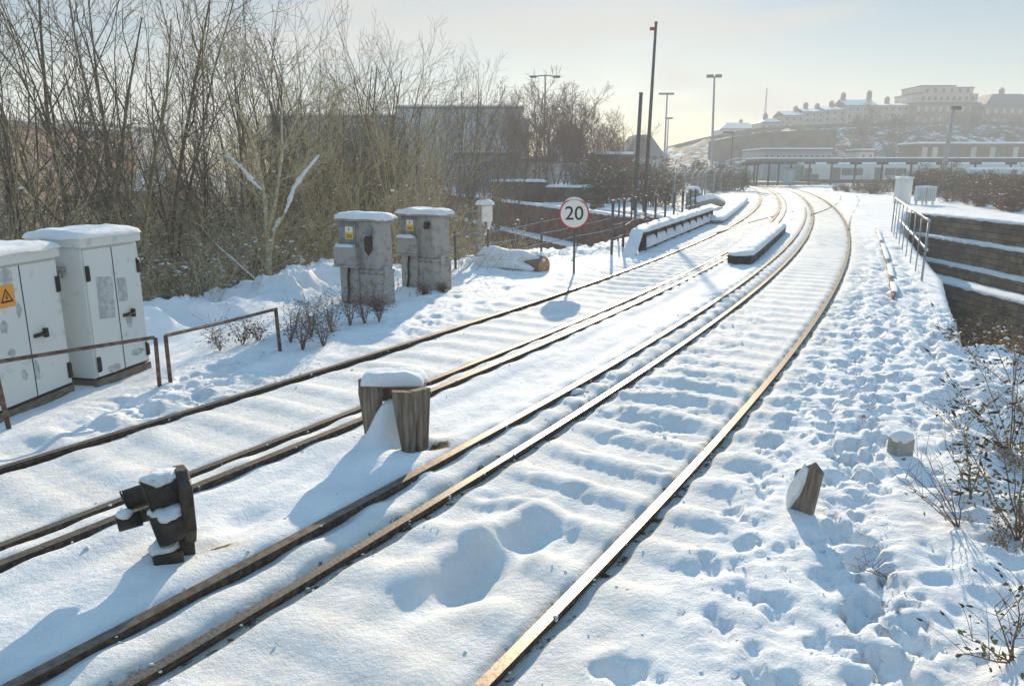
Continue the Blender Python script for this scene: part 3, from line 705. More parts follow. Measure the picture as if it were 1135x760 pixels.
# ------------------------------------------------------------------ right-hand posts
o_ = P(886,577,-.06); root = empty('marker_post', (o_[0], o_[1], -.06), R(-35)); tag(root, 'short leaning wooden board post with snow on one side casting a long shadow', 'marker post')
m = MB(); m.prism([(-.085,-.2),(.085,-.2),(.10,.47),(.02,.52),(-.10,.40)], -.022, .028, FR)
q1 = m.build('board', M_WOOD, root, bevel=.005); q1.rotation_euler = (R(4), R(9), R(-22))
m = MB(); m.blob((0,.0,0), (.045,.035,.21), 3, .4, 2); q1 = m.build('snow_cap', SNOW, root, True); q1.location = (-.035,-.035,.27); q1.rotation_euler = (R(4), R(20), R(-22))
o_ = P(996,513,-.06); root = empty('marker_post', (o_[0], o_[1], -.06), R(20)); tag(root, 'small grey concrete stub post with a round snow cap on the right bank', 'marker post')
m = MB(); m.box(-.085,-.07,-.2,.085,.07,.24); m.build('post', M_CONC, root, bevel=.008)
m = MB(); m.blob((0,0,.25), (.10,.085,.06), 3, .2, 5); m.build('snow_cap', SNOW, root, True)

# ------------------------------------------------------------------ bridge girders
def line_frame(a, b):
    d = Vector((b[0]-a[0], b[1]-a[1], 0)); return Mxy((0,0,0), d), d.length, math.atan2(d.y, d.x)
a_ = P(712,282,-.08); b_ = P(790,247.5,-.08)
Mf, L, rz = line_frame(a_, b_)
root = empty('bridge_parapet_girder', (a_[0], a_[1], -.08), rz); tag(root, 'long dark bridge parapet girder heaped with snow on the left of the tracks', 'bridge girder')
m = MB(); m.box(0,.10,-.6,L,.14,.66); m.box(-.02,-.02,.64,L,.34,.69); m.box(0,-.02,-.1,L,.30,-.04)
m.build('girder', M_DARKIRON, root, bevel=.006)
n = 9
for k in range(n+1): x = .4 + (L-.6)*k/n; m = MB(); m.prism([(-.02,.64),(.10,.64),(.10,-.05),(-.02,-.05)], x-.012, x+.012, Matrix(((0,0,1,0),(1,0,0,0),(0,1,0,0),(0,0,0,1)))); m.build('stiffener', M_RUST2, root)
m = MB(); m.prism([(-1.25,-.1),(-.95,-.1),(.12,.66),(.0,.70),(-.15,.68)], -.30, -.02, FR); m.build('raking_end', M_CONC, root, bevel=.01)
m = MB(); pillow(m, -.12, L+.05, -.10, .44, .69, .17, 70, 8, 21, 5, .04); m.build('snow_cap', SNOW, root, True)
m = MB()
for k in range(n):
    x0 = .4 + (L-.6)*k/n + .03; x1 = .4 + (L-.6)*(k+1)/n - .03
    for t in range(1): 
        pr = [(.09,.16),(-.06,.17),(-.05,.30),(.03,.44+.03*math.sin(k*2.1)),(.09,.50)]
        m.prism(pr, x0, x1, Matrix(((0,0,1,0),(1,0,0,0),(0,1,0,0),(0,0,0,1))))
m.build('snow_ledge', SNOW, root, bevel=.02)
m = MB(); Mr_ = Matrix.Translation((-.62,.16,.36)) @ Matrix.Rotation(R(-35), 4, 'Y'); pillow(m, -.80, .72, -.20, .20, 0, .12, 22, 8, 8, 4, .02, Mr_); m.build('snow_cap', SNOW, root, True)

a_ = P(832,298,-.08); b_ = P(870.5,260,-.08); Mf, L, rz = line_frame(a_, b_)
root = empty('bridge_centre_girder', (a_[0], a_[1], -.08), rz); tag(root, 'low dark bridge girder between the tracks under a smooth slab of snow', 'bridge girder')
m = MB(); m.box(0,0,-.5,L,.62,.32); m.box(-.02,-.02,.30,L+.02,.64,.345); m.build('girder', M_DARKIRON, root, bevel=.008)
for k in range(9): m = MB(); m.box(.5+k*L/9, -.014, -.1, .53+k*L/9, .0-.001, .24); m.build('stiffener', M_DARKIRON, root)
m = MB(); pillow(m, -.05, L+.05, -.05, .68, .345, .16, 60, 12, 31, 6, .0); m.build('snow_cap', SNOW, root, True)

# ------------------------------------------------------------------ wire fence and bar railing on the left edge
def posts_and_wires(name, label, cat, posts, hgts, wires, r=.025, wr=.010, mp=M_POLE, mw=M_GALV, group=None, sag=.03):
    o = posts[0]; root = empty(name, (o[0], o[1], 0)); tag(root, label, cat, group)
    for p_, h in zip(posts, hgts):
        m = MB(); z0 = gz(p_[0], p_[1]); m.tube([(0,0,min(z0,0)-.4),(0,0,h)], r, 6); q_ = m.build('post', mp, root); q_.location = (p_[0]-o[0], p_[1]-o[1], 0)
    for fr_ in wires:
        pts = []
        for i, (p_, h) in enumerate(zip(posts, hgts)):
            pts.append((p_[0]-o[0], p_[1]-o[1]-r, h*fr_))
            if i < len(posts)-1:
                p2, h2 = posts[i+1], hgts[i+1]; pts.append(((p_[0]+p2[0])/2-o[0], (p_[1]+p2[1])/2-o[1]-r, (h+h2)/2*fr_-sag))
        m = MB(); m.tube(pts, wr, 5); m.build('wire', mw, root)
    return root
fp = [P(505,300,0), P(541,296,0), P(600,284,0), P(640,276,0), P(685,268,0), P(699,261,0)]
posts_and_wires('wire_fence', 'wire fence on thin posts along the left edge behind the speed sign', 'fence', fp, [1.0,1.0,1.1,1.25,1.5,1.55], (.93,.62,.35), .035, .013)
ga = P(712,282,-.08); gb = P(790,247.5,-.08); gd = Vector((gb[0]-ga[0], gb[1]-ga[1])); gn = Vector((-gd.y, gd.x)).normalized()
bp_ = [(ga[0]+gd.x*t+gn.x*.75, ga[1]+gd.y*t+gn.y*.75) for t in (-.06,.03,.13,.23,.34,.46,.58,.71,.84,.93)]
posts_and_wires('bar_railing', 'row of dark upright bars behind the snow-topped bridge girder', 'railing', bp_, [1.62]*10, (.30,.55), .045, .012)

# log / snow-covered block with pale cut end
o_ = P(575,302,-.05); root = empty('cut_log', (o_[0]+.35, o_[1], .14), R(-38)); tag(root, 'snow-buried log with a pale sawn end at the foot of the wire fence', 'log')
m = MB(); m.tube([(-1.6,.1,0),(.35,0,0)], .25, 18); m.build('log', M_BARKR, root, True)
m = MB(); m.tube([(.352,0,0),(.375,0,0)], .24, 18); m.build('sawn_end', M_WOODL, root)
m = MB(); m.blob((-.75,.0,.06), (1.05,.42,.30), 4, .5, 3); m.build('snow_cap', SNOW, root, True)

# timber edging beside the right-hand path
root = empty('timber_edging', (*P(990,330,0)[:2], 0)); tag(root, 'narrow timber edging board beside the trampled path on the right', 'edging board')
o = root.location
pp = [P(990,331,0), P(987,312,0), P(983,292,0), P(976,270,0), P(971,255,0)]
m = MB()
for i in range(4):
    a, b = Vector(pp[i]), Vector(pp[i+1]); d = (b-a).normalized(); a = a + d*.05
    Mi = Mxy((a.x-o.x, a.y-o.y, 0), d); m.box(0,-.02,-.2,(b-a).length-.02,.02,.06+.02*(i%2), Mi)
m.build('board', M_WOODP, root, bevel=.006)
m = MB()
for i in range(4):
    a, b = Vector(pp[i]), Vector(pp[i+1]); d = (b-a).normalized(); Mi = Mxy((a.x-o.x, a.y-o.y, 0), d); pillow(m, .5, (b-a).length-.6, -.10, .03, .07, .03, 20, 5, i, 3, .02, Mi, .8)
m.build('snow_clump', SNOW, root, True)

# ------------------------------------------------------------------ stair railing on the right edge
a_ = P(1021,315,-.05); b_ = P(988,258,-.05); d = Vector((b_[0]-a_[0], b_[1]-a_[1], 0)); L = d.length
root = empty('steel_handrail', (a_[0], a_[1], 0), math.atan2(d.y, d.x)); tag(root, 'galvanised handrail with snow on its top bar above the drop on the right', 'handrail')
n = 9
for k in range(n):
    x = L*(k/(n-1))**1.0; m = MB(); m.tube([(0,0,-.5),(0,0,1.36)], .024 if k in (0, n-1) else .016, 8); q_ = m.build('baluster', M_GALV, root, True); q_.location = (x,0,0)
for z in (1.37, .72):
    m = MB(); m.tube([(-.15 if z > 1 else -.05, -.0 if z > 1 else -.03, z),(L+.05,0 if z > 1 else -.03,z)], .026, 8); m.build('rail', M_GALV, root, True)
    m = MB(); m.tube([(-.1+t*(L+.1)/24, 0 if z > 1 else -.03, z+.03+.006*math.sin(t*2.3)) for t in range(25)], [.022+.008*math.sin(t*1.7) for t in range(25)], 6); m.build('snow_strip', SNOW, root, True)

# ------------------------------------------------------------------ retaining walls
def tier_wall(label, a, b, z0, tiers, mt, depth_dir, group=None, name='retaining_wall', seed=0, thick=1.6):
    """tiers: list of (top z, setback)"""
    M_, L, rz = line_frame(a, b); root = empty(name, (a[0], a[1], 0), rz); tag(root, label, 'retaining wall', group)
    z = z0; 
    for i, (zt, sb) in enumerate(tiers):
        m = MB()
        y0, y1 = (sb, sb+thick) if depth_dir > 0 else (-sb-thick, -sb)
        m.box(0, y0, z, L, y1, zt)
        w = m.build('wall_tier', mt, root)
        nsb = tiers[i+1][1] if i+1 < len(tiers) else sb+.6
        ya, yb = (sb-.06, nsb+.04) if depth_dir > 0 else (-nsb-.04, -sb+.06)
        m = MB(); pillow(m, -.1, L+.1, ya, yb, zt, .16, max(20, int(L*3.5)), 8, seed+i, 5, .10, rag=.5); m.build('snow_ledge', SNOW, w, True)
        z = zt + .001
    return root
tier_wall('dark brick retaining wall in snowy tiers on the right, facing the tracks', (23.8,12), (23.9,46.6), -6.4, [(-3.2,-1.5),(-2.5,-.35),(-1.25,.05),(-.05,.5)], M_BRICKD, -1, 'brick retaining walls', seed=3)
tier_wall('reddish brown brick retaining wall across the road dip, behind the speed sign', (6.6,40.8), (-11.2,93.4), -5.5, [(-2.2,-.9),(-.05,0)], M_BRICKR, 1 if False else -1, 'brick retaining walls', seed=7)
# upper garden wall farther back
m0 = DP(545,64,195); m1 = DP(668,58,208)
M_, L, rz = line_frame(m0, m1); root = empty('boundary_wall', (m0[0], m0[1], 0), rz); tag(root, 'long low brown wall topped with snow beyond the road dip', 'wall')
MB().box(0,0,-1.5,L*.5,.4,1.55).box(L*.5+.003,0,-1.5,L,.4,1.15).build('wall_face', M_BRICKB, root)
m = MB(); pillow(m, -.1,L*.5,-.1,.6,1.55,.2,20,5,1,4); pillow(m, L*.5,L,-.1,.6,1.15,.2,20,5,2,4); m.build('snow_cap', SNOW, root, True)
p_ = DP(662,52,222); root = empty('stone_pillar', (p_[0], p_[1], -.3)); tag(root, 'small tapering stone pillar among snow left of the tall poles', 'pillar')
m = MB(); m.taper((0,0,-.2),1.1,1.1,(0,0,.7),.8,.8); m.taper((0,0,.70),.62,.62,(0,0,1.75),.40,.40); m.taper((0,0,1.75),.55,.55,(0,0,1.85),.5,.5); m.build('pillar', M_BRICKD, root, bevel=.03)

# ------------------------------------------------------------------ cabinets on the right verge
p_ = P(995,223,-.05); p_ = (p_[0]*.9, p_[1]*.9, 0); root = empty('trackside_box', (p_[0], p_[1], -.05), R(-6)); tag(root, 'tall pale grey cabinet on the snowy verge at the far end of the handrail', 'equipment cabinet')
m = MB(); m.box(0,0,-.2,.95,.9,1.95); m.build('body', M_CAB, root, bevel=.03)
m = MB(); m.box(.08,-.02,.15,.87,-.001,1.8); m.build('door', M_CAB, root)
m = MB(); pillow(m, -.06,1.01,-.08,1.0,1.95,.12,10,8,2,5); m.build('snow_cap', SNOW, root, True)
root = empty('trackside_box', (p_[0]+.72, p_[1]-1.3, -.05), R(-6)); tag(root, 'low pair of grey ribbed cabinets in front of the tall pale one', 'equipment cabinet')
for x in (0,.72):
    m = MB(); m.box(x,0,.30,x+.62,.5,1.30); m.box(x+.05,.1,-.2,x+.12,.4,.30); m.box(x+.5,.1,-.2,x+.57,.4,.30); q_ = m.build('body', M_CAB, root, bevel=.02)
    m = MB(); 
    for k in range(4): m.box(x+.08+k*.13,-.02,.4,x+.12+k*.13,-.001,1.2)
    m.build('ribs', M_CABG, q_)
m = MB(); pillow(m, -.05,1.40,-.08,.58,1.30,.10,14,8,2,5); m.build('snow_cap', SNOW, root, True)

# ------------------------------------------------------------------ cranked concrete posts with mesh
def cranked_run(label, a, b, n, h, group):
    d = Vector((b[0]-a[0], b[1]-a[1], 0)); L = d.length; rz = math.atan2(d.y, d.x)
    root = empty('security_fence', (a[0], a[1], 0), rz); tag(root, label, 'fence', group)
    for k in range(n):
        m = MB(); m.tube([(0,0,-.5),(0,0,h),(0,-.18,h+.30),(0,-.50,h+.55)], [.10,.085,.08,.06], 4); q_ = m.build('post', M_CONC, root, bevel=0); q_.location = (L*k/(n-1), 0, 0)
        m = MB(); m.tube([(0,.0,h+.08),(0,-.20,h+.37),(0,-.48,h+.60)], [.04,.07,.05], 6); s_ = m.build('snow_strip', SNOW, q_, True)
    m = MB()
    for z in (.3,.9,1.5,h-.1): m.tube([(0,.09,z),(L,.09,z)], .012, 4)
    x = 0.0
    while x < L: m.tube([(x,.09,.05),(x,.09,h-.05)], .006, 3, False); x += .22
    m.build('mesh_panel', M_GALV, root)
    m = MB()
    for q_ in (0,.2,.42):
        m.tube([(0,-q_-.06,h+.28+q_*.6),(L,-q_-.06,h+.28+q_*.6)], .012, 4)
    m.build('barbed_wire', M_GALV, root)
    return root
cranked_run('security fence with snow-dusted cranked concrete posts, nearer run left of the tracks', P(746,231), P(778,217), 5, 1.95, 'cranked concrete security fences')
cranked_run('security fence with cranked concrete posts, farther run before the hedge', P(781,217), P(811,209), 5, 2.1, 'cranked concrete security fences')
p_ = P(768,232,0); root = empty('concrete_block_post', (p_[0], p_[1], 0), R(-25)); tag(root, 'stout concrete block post with a snow cap at the end of the bar railing', 'concrete post')
m = MB(); m.box(-.42,-.42,-.3,.42,.42,1.05); m.box(-.3,-.3,1.05,.3,.3,1.3); m.build('post', M_CONC, root, bevel=.03)
m = MB(); m.blob((0,0,1.32),(.42,.42,.16),3,.2); m.build('snow_cap', SNOW, root, True)
def pipe(label, pts, r):
    o = pts[0]; root = empty('snowy_pipe', o); tag(root, label, 'pipe')
    q_ = [(p[0]-o[0], p[1]-o[1], p[2]-o[2]) for p in pts]
    m = MB(); m.tube(q_, r, 12); m.build('pipe', M_CONC, root, True)
    m = MB(); m.tube([(a, b, c+r*.45) for a, b, c in q_], r*.95, 12); m.build('snow_cap', SNOW, root, True)
pipe('snow-covered concrete pipe lying behind the bridge girder near the cranked posts', [P(768,226,.5), P(788,221,.6), P(800,225,.25)], .28)
tr = [P(793,246,.08), P(806,237,.08), P(818,228,.08), P(824,222,.08)]
o = tr[0]; root = empty('cable_trough', o); tag(root, 'snow-topped concrete cable trough running beside the left track past the bridge', 'cable trough')
m = MB(); m2 = MB()
for a, b in zip(tr[:-1], tr[1:]):
    a, b = Vector(a)-Vector(o), Vector(b)-Vector(o); Mi = Mxy((a.x, a.y, 0), b-a); LL = (b-a).length
    m.box(0,-.3,-.4,LL-.03,.3,.08,Mi); pillow(m2,-.1,LL+.05,-.42,.42,.08,.20,24,6,3,4,0,Mi)
m.build('trough', M_CONC, root); m2.build('snow_cap', SNOW, root, True)

# ------------------------------------------------------------------ poles and lamps
def pole(name, label, cat, base, h, r0, r1, lean=0, parts=(), mt=M_POLE, group=None):
    root = empty(name, base); tag(root, label, cat, group); root.rotation_euler.y = lean
    m = MB(); m.tube([(0,0,-1.0),(0,0,h*.5),(0,0,h)], [r0,(r0+r1)/2,r1], 10); m.build('pole', mt, root, True)
    for nm, mbf, mt2 in parts: mm = MB(); mbf(mm); mm.build(nm, mt2, root)
    return root
b_ = P(714,236,-.05); pole('signal_pole', 'tallest dark steel pole with a small red flag-like fitting at its top', 'pole', b_, 10.75, .13, .075, R(1.3),
   [('fitting', lambda m: m.box(-.34,-.02,10.42,-.08,.02,10.60), M_RED), ('pole_cap', lambda m: m.tube([(0,0,10.75),(0,0,10.9)], .09, 8), M_POLE)])
b_ = P(703,234,-.05); pole('timber_pole', 'shorter dark pole just left of the tallest pole', 'pole', b_, 7.1, .16, .11, R(1.2), [('pole_cap', lambda m: m.tube([(0,0,7.1),(0,0,7.2)], .13, 8), M_POLE)])
def double_head(h, w):
    def f(m):
        m.tube([(-w,0,h-.05),(0,0,h+.05),(w,0,h-.05)], .06, 6)
        m.box(-w-.7,-.2,h-.2,-w,.2,h+.0); m.box(w,-.2,h-.2,w+.7,.2,h+.0)
    return f
b_ = DP(788,134,205); pole('floodlight_mast', 'tall floodlight mast with twin lamps right of the cranked fence', 'floodlight mast', b_, 18.2, .28, .14, R(-1.6), [('lamp_head', lambda m: (m.box(-1.3,-.3,18.0,-.2,.3,18.5), m.box(.2,-.3,18.0,1.2,.3,18.5)), M_POLE)], M_GALV)
b_ = DP(735,150,205); pole('floodlight_mast', 'hazy distant floodlight mast with a crossbar, left of a shorter one', 'floodlight mast', b_, 17.2, .25, .13, 0, [('lamp_head', lambda m: m.box(-1.6,-.2,17.0,1.3,.2,17.35), M_POLE)], M_GALV)
b_ = DP(737.5,158,205); pole('floodlight_mast', 'hazy distant mast, shorter, just right of the crossbar mast', 'floodlight mast', b_, 13.4, .2, .1, 0, [('lamp_head', lambda m: m.box(-.7,-.2,13.2,.9,.2,13.5), M_POLE)], M_GALV)
b_ = DP(603,83,215); pole('street_lamp', 'double-arm street lamp standing among the bare trees in the middle distance', 'street lamp', b_, 12.3, .14, .07, 0, [('lamp_head', double_head(12.3, .9), M_POLE)], M_GALV)
b_ = DP(809,125,200); pole('street_lamp', 'single-arm lamp post beside the station canopy', 'street lamp', b_, 7.6, .13, .09, 0, [('lamp_head', lambda m: m.box(-1.5,-.16,7.5,.05,.16,7.75), M_POLE)], M_POLE)
b_ = DP(1044,112,200); pole('camera_pole', 'thick pale pole with a small camera head in front of the platform canopy', 'pole', b_, 10.0, .38, .30, R(2), [('camera_head', lambda m: (m.box(-.2,-.3,10.0,.9,.3,10.5), m.tube([(.9,0,10.2),(1.15,0,10.2)], .16, 8)), M_DARKIRON)], M_CONC)

# ------------------------------------------------------------------ buildings
def bx_obj(name, m_, parent, x0,y0,z0,x1,y1,z1, bevel=0): return MB().box(x0,y0,z0,x1,y1,z1).build(name, m_, parent, bevel=bevel)
def house(name, label, u0, u1, vtop, vbase, y, dep, mt, rows, cols, roof='flat', wm=M_GLASS, chim=(), group=None, cat='building', pw=.45, ph=.55, yaw=0, snow=True, roofh=None):
    a = DP(u0, y, vbase); b = DP(u1, y, vbase); zt = ZV(y, vtop); W = b[0]-a[0]; H_ = zt-a[2]
    root = empty(name, (a[0], y, a[2]), yaw); tag(root, label, cat, group)
    MB().box(0,0,-4,W,dep,H_).build('wall', mt, root)
    rh = roofh or H_*.22
    m = MB(); m2 = MB()
    if roof == 'flat':
        m.box(-.15,-.15,H_+.002,W+.15,dep+.15,H_+.35); sz = H_+.355; m2.box(-.1,-.1,H_+.352,W+.1,dep+.1,H_+.6)
    elif roof == 'gable':
        m.add([(-.2,-.3,H_+.002),(W+.2,-.3,H_+.002),(W+.2,dep+.3,H_+.002),(-.2,dep+.3,H_+.002),(-.2,dep/2,H_+rh),(W+.2,dep/2,H_+rh)],[(0,1,5,4),(2,3,4,5),(0,4,3),(1,2,5),(0,3,2,1)])
        m2.add([(-.2,-.3,H_+.06),(W+.2,-.3,H_+.06),(W+.2,dep/2,H_+rh+.15),(-.2,dep/2,H_+rh+.15),(-.2,dep+.3,H_+.06),(W+.2,dep+.3,H_+.06)],[(0,1,2,3),(3,2,5,4)])
    elif roof == 'hip':
        i_ = min(W, dep)*.33
        m.add([(-.2,-.3,H_+.002),(W+.2,-.3,H_+.002),(W+.2,dep+.3,H_+.002),(-.2,dep+.3,H_+.002),(i_,i_,H_+rh),(W-i_,i_,H_+rh),(W-i_,dep-i_,H_+rh),(i_,dep-i_,H_+rh)],[(0,1,5,4),(1,2,6,5),(2,3,7,6),(3,0,4,7),(4,5,6,7),(0,3,2,1)])
        m2.add([(i_*.2,i_*.2-.3,H_+rh*.22),(W-i_*.2,i_*.2-.3,H_+rh*.22),(W-i_,i_-.1,H_+rh+.12),(i_,i_-.1,H_+rh+.12),(W-i_,dep-i_,H_+rh+.12),(i_,dep-i_,H_+rh+.12)],[(0,1,2,3),(3,2,4,5)])
    r_ = m.build('roof', M_ROOF, root)
    if snow: m2.build('snow_layer', SNOW, r_)
    for (cu, ch) in chim:
        x = (cu-u0)/(u1-u0)*W; m = MB(); m.box(x-.6, dep*.4, H_-.5, x+.6, dep*.4+1.0, H_+rh*(roof != 'flat')+ch); 
        for q_ in (-.35,0,.35): m.tube([(x+q_,dep*.4+.5,H_+rh*(roof != 'flat')+ch-.05),(x+q_,dep*.4+.5,H_+rh*(roof != 'flat')+ch+.5)], .13, 6)
        m.build('chimney', M_STONE, r_)
    for i in range(rows):
        for j_ in range(cols):
            cw = W/cols; chh = H_/rows; cx = (j_+.5)*cw; cz = (i+.5)*chh
            wv = MB(); wv.box(cx-cw*pw/2, -.06, cz-chh*ph/2, cx+cw*pw/2, -.002, cz+chh*ph/2); fw = wv.build('window', M_WHITE if wm is M_GLASS else mt, root)
            g = MB(); g.box(cx-cw*pw/2*.84, -.075, cz-chh*ph/2*.88, cx+cw*pw/2*.84, -.0605, cz+chh*ph/2*.88); g.build('pane', wm, fw)
    return root
YB = 238
G1 = 'hilltop terrace buildings'
house('hilltop_house', 'low distant house with a hipped roof at the left end of the hill', 797, 841, 144, 154, 285, 10, M_CREAM, 1, 5, 'hip', chim=((824,1),), group=G1, roofh=2.6)
house('hilltop_house', 'small pale house with a turret chimney at the left end of the hilltop row', 843, 868, 136, 146, YB, 9, M_CREAM, 1, 4, 'hip', chim=((852,1.5),), group=G1, roofh=1.2)
house('hilltop_house', 'pale terrace block rising right of the small pale house', 868, 890, 128, 144, YB, 10, M_CREAM, 2, 3, 'gable', chim=((886,1.2),), group=G1, roofh=1.5)
house('hilltop_house', 'pale terrace block with two chimneys left of centre on the hill', 890, 912, 124, 143, YB, 10, M_CREAM, 3, 3, 'gable', chim=((897,1.5),(910,1.2)), group=G1, roofh=1.2)
house('hilltop_house', 'pale terrace block left of the taller gabled one on the hill', 912, 936, 122, 142, YB, 10, M_CREAM, 3, 3, 'gable', chim=((926,1.5),), group=G1, roofh=1.2)
house('hilltop_house', 'taller snowy-roofed terrace with chimneys at both ends behind the hilltop tree', 936, 970, 117, 141, YB-1, 11, M_CREAM, 3, 4, 'gable', chim=((939,1.8),(968,2.4)), group=G1, roofh=2)
house('hilltop_house', 'long white terrace between the hilltop tree and the large mansard building', 970, 1012, 117, 140, YB, 10, M_CREAM, 3, 6, 'gable', chim=((988,1.8),), group=G1, roofh=.8)
rt = house('hilltop_apartment_block', 'largest hilltop building, tan below with two white attic storeys', 1012, 1085, 115, 139, YB-3, 16, M_STONE, 2, 9, 'flat', wm=M_GLASSL, group=G1, snow=False)
W = DP(1085, YB-3, 139)[0]-DP(1012, YB-3, 139)[0]; H_ = ZV(YB-3,115)-ZV(YB-3,139)
m = MB(); m.box(.9,.9,H_+.36,W-.9,15,H_+3.0); m.box(W*.12,1.8,H_+3.003,W*.62,14,H_+5.2); m.box(W*.623,1.8,H_+3.003,W*.90,14,H_+4.7); a_ = m.build('attic_storey', M_CREAM, rt)
for i, (z, x0, x1, n, yy) in enumerate(((H_+1.6, 1.6, W-1.6, 9, .9), (H_+4.0, W*.14, W*.88, 6, 1.8))):
    for k in range(n):
        x = x0 + (x1-x0)*(k+.5)/n; MB().box(x-.4, yy-.08, z-.6, x+.4, yy-.003, z+.5).build('window', M_GLASS, a_)
m = MB(); m.box(W*.11,1.6,H_+5.203,W*.63,14.3,H_+5.5); m.box(W*.633,1.6,H_+4.703,W*.91,14.3,H_+5.0); m.box(.7,.7,H_+3.004,W*.118,15.2,H_+3.3); m.build('roof_edge', M_ROOF, rt)
house('hilltop_house', 'tan brick block with a stepped hipped roof at the right edge of the hill', 1088, 1160, 118, 140, YB-8, 16, M_STONE, 2, 8, 'hip', wm=M_GLASSL, chim=((1121,1.5),), group=G1, roofh=4, snow=False)

# hill: road shelf and slope
ridge = [(640,178),(700,172),(740,166),(780,156),(820,148.5),(845,145),(900,142),(950,140.5),(1040,139),(1135,138),(1300,137),(1500,136)]
hv = []; hf = []
U = np.linspace(640, 1500, 150); base = []
for i, u in enumerate(U):
    v = np.interp(u, [r_[0] for r_ in ridge], [r_[1] for r_ in ridge]); top = ZV(YB-10, v); x1 = DP(u, YB-10, v)[0]
    rows_ = []
    for j_ in range(15):
        t = j_/11
        if j_ <= 11:
            y = 168 + (YB-10-168)*t; x = x1*(.80+.20*t); e = t*t*(3-2*t)*.6+t*.4
            z = -.3 + (top+.3)*e + (0 if j_ in (0, 11) else (vn(np.array(i*.45), np.array(j_*.9), 3))*1.0)
        else: y = YB-10 + (j_-11)*150; x = x1*(1+(j_-11)*.5); z = top-.3
        rows_.append((x, y, z))
    base.append(rows_)
vs = [tuple(map(float, p_)) for r_ in base for p_ in r_]; fs = []
for i in range(len(U)-1):
    for j_ in range(14): a = i*15+j_; fs.append((a, a+15, a+16, a+1))
M_HILL = mat('hill_scrub_and_snow', (.10,.085,.05), .9, 0, col2=(.74,.78,.84), nscale=.42, c2pos=(.49,.62), bump=.5, bscale=2)
m = MB(); m.add(vs, fs); ho = m.build('hillside', M_HILL, None, True); tag(ho, kind='structure')
# retaining wall on the left part of the hill and parapet along the ridge
m = MB(); n = 24
for i in range(n):
    ua = 790 + (928-790)*i/n; ub = 790 + (928-790)*(i+1)/n
    va = np.interp(ua, [r_[0] for r_ in ridge], [r_[1] for r_ in ridge]); vb = np.interp(ub, [r_[0] for r_ in ridge], [r_[1] for r_ in ridge])
    a = DP(ua, 196, va+2); b = DP(ub, 196, vb+2)
    m.add([(a[0],196,-1),(b[0],196,-1),(b[0],196,b[2]),(a[0],196,a[2]),(a[0],200,-1),(b[0],200,-1),(b[0],200,b[2]),(a[0],200,a[2])],[(0,1,2,3),(4,7,6,5),(3,2,6,7)])
hw = m.build('hill_retaining_wall', M_OLIVEW); tag(hw, 'high olive-brown retaining wall on the left half of the hill behind the station', 'retaining wall')
m = MB(); n = 60
for i in range(n):
    ua = 740 + (1300-740)*i/n; ub = 740 + (1300-740)*(i+1)/n
    va = np.interp(ua, [r_[0] for r_ in ridge], [r_[1] for r_ in ridge]); vb = np.interp(ub, [r_[0] for r_ in ridge], [r_[1] for r_ in ridge])
    a = DP(ua, YB-11, va); b = DP(ub, YB-11, vb)
    m.add([(a[0],YB-11,a[2]-1),(b[0],YB-11,b[2]-1),(b[0],YB-11,b[2]+.9),(a[0],YB-11,a[2]+.9),(a[0],YB-10.5,a[2]-1),(b[0],YB-10.5,b[2]-1),(b[0],YB-10.5,b[2]+.9),(a[0],YB-10.5,a[2]+.9)],[(0,1,2,3),(4,7,6,5),(3,2,6,7)])
tag(m.build('ridge_parapet', M_OLIVEW), 'long parapet wall running along the top of the hill below the terraces', 'wall')

# brick wall with pilasters behind the platforms
a = DP(1016,165,176); b = DP(1180,165,176); W = b[0]-a[0]; zt = ZV(165,162.5)
root = empty('arcaded_wall', (a[0],165,a[2]-1)); tag(root, 'brown brick building with pale pilasters and snow roof below the hillside', 'building'); H_ = zt-a[2]+1
MB().box(0,0,-3,W,8,H_).build('wall', M_BRICKB, root)
for x in (.9,3.1,11.5,15.6,20.5,24.6): MB().box(x,-.25,-3,x+1.1,-.003,H_-.1).build('pilaster', M_CREAM, root)
m = MB(); m.box(-.3,-.4,H_+.003,W,8.3,H_+.6); r_ = m.build('roof', M_CANOPY, root); MB().box(-.3,-.4,H_+.602,W,8.3,H_+.95).build('snow_layer', SNOW, r_)
for k in range(9): MB().box(5+k*.68 if k < 7 else 13+k*.5,-.08,H_*.35,5.4+k*.68 if k < 7 else 13.3+k*.5,-.004,H_*.7).build('window', M_GLASS, root)

# station building, canopies, platform, train
house('station_building', 'long low blue-grey station building behind the canopy', 846, 921, 167.5, 180, 150, 14, M_BLUEG, 1, 12, 'flat', pw=.6, ph=.4)
house('white_shed', 'small white-roofed shed between the station building and the brick wall', 952, 968, 168.5, 180, 148, 6, M_CREAM, 1, 2, 'flat')
def canopy(label, u0, u1, vt, y, dep, th, ups, vb=200, group='station canopies'):
    a = DP(u0,y,vt); b = DP(u1,y,vt); W = b[0]-a[0]; zb = -.3
    root = empty('platform_canopy', (a[0], y, 0)); tag(root, label, 'canopy', group)
    m = MB(); m.box(0,0,a[2]-th,W,dep,a[2]); r_ = m.build('canopy_roof', M_CANOPY, root, bevel=.05)
    m = MB(); m.box(.05,.05,a[2]+.003,W-.05,dep-.05,a[2]+.18); m.build('snow_layer', SNOW, r_)
    for u in ups:
        x = DP(u,y,vt)[0]-a[0]; m = MB(); m.tube([(x,dep*.35,-.5),(x,dep*.35,a[2]-th)], .16, 8); m.box(x-.9,dep*.35-.06,a[2]-th-.35,x+.9,dep*.35+.06,a[2]-th-.003); m.build('column', M_DARKIRON, root)
canopy('grey platform canopy on dark columns at the left of the station', 841, 950, 176, 122, 7, .45, (846,859,870,884,905,930))
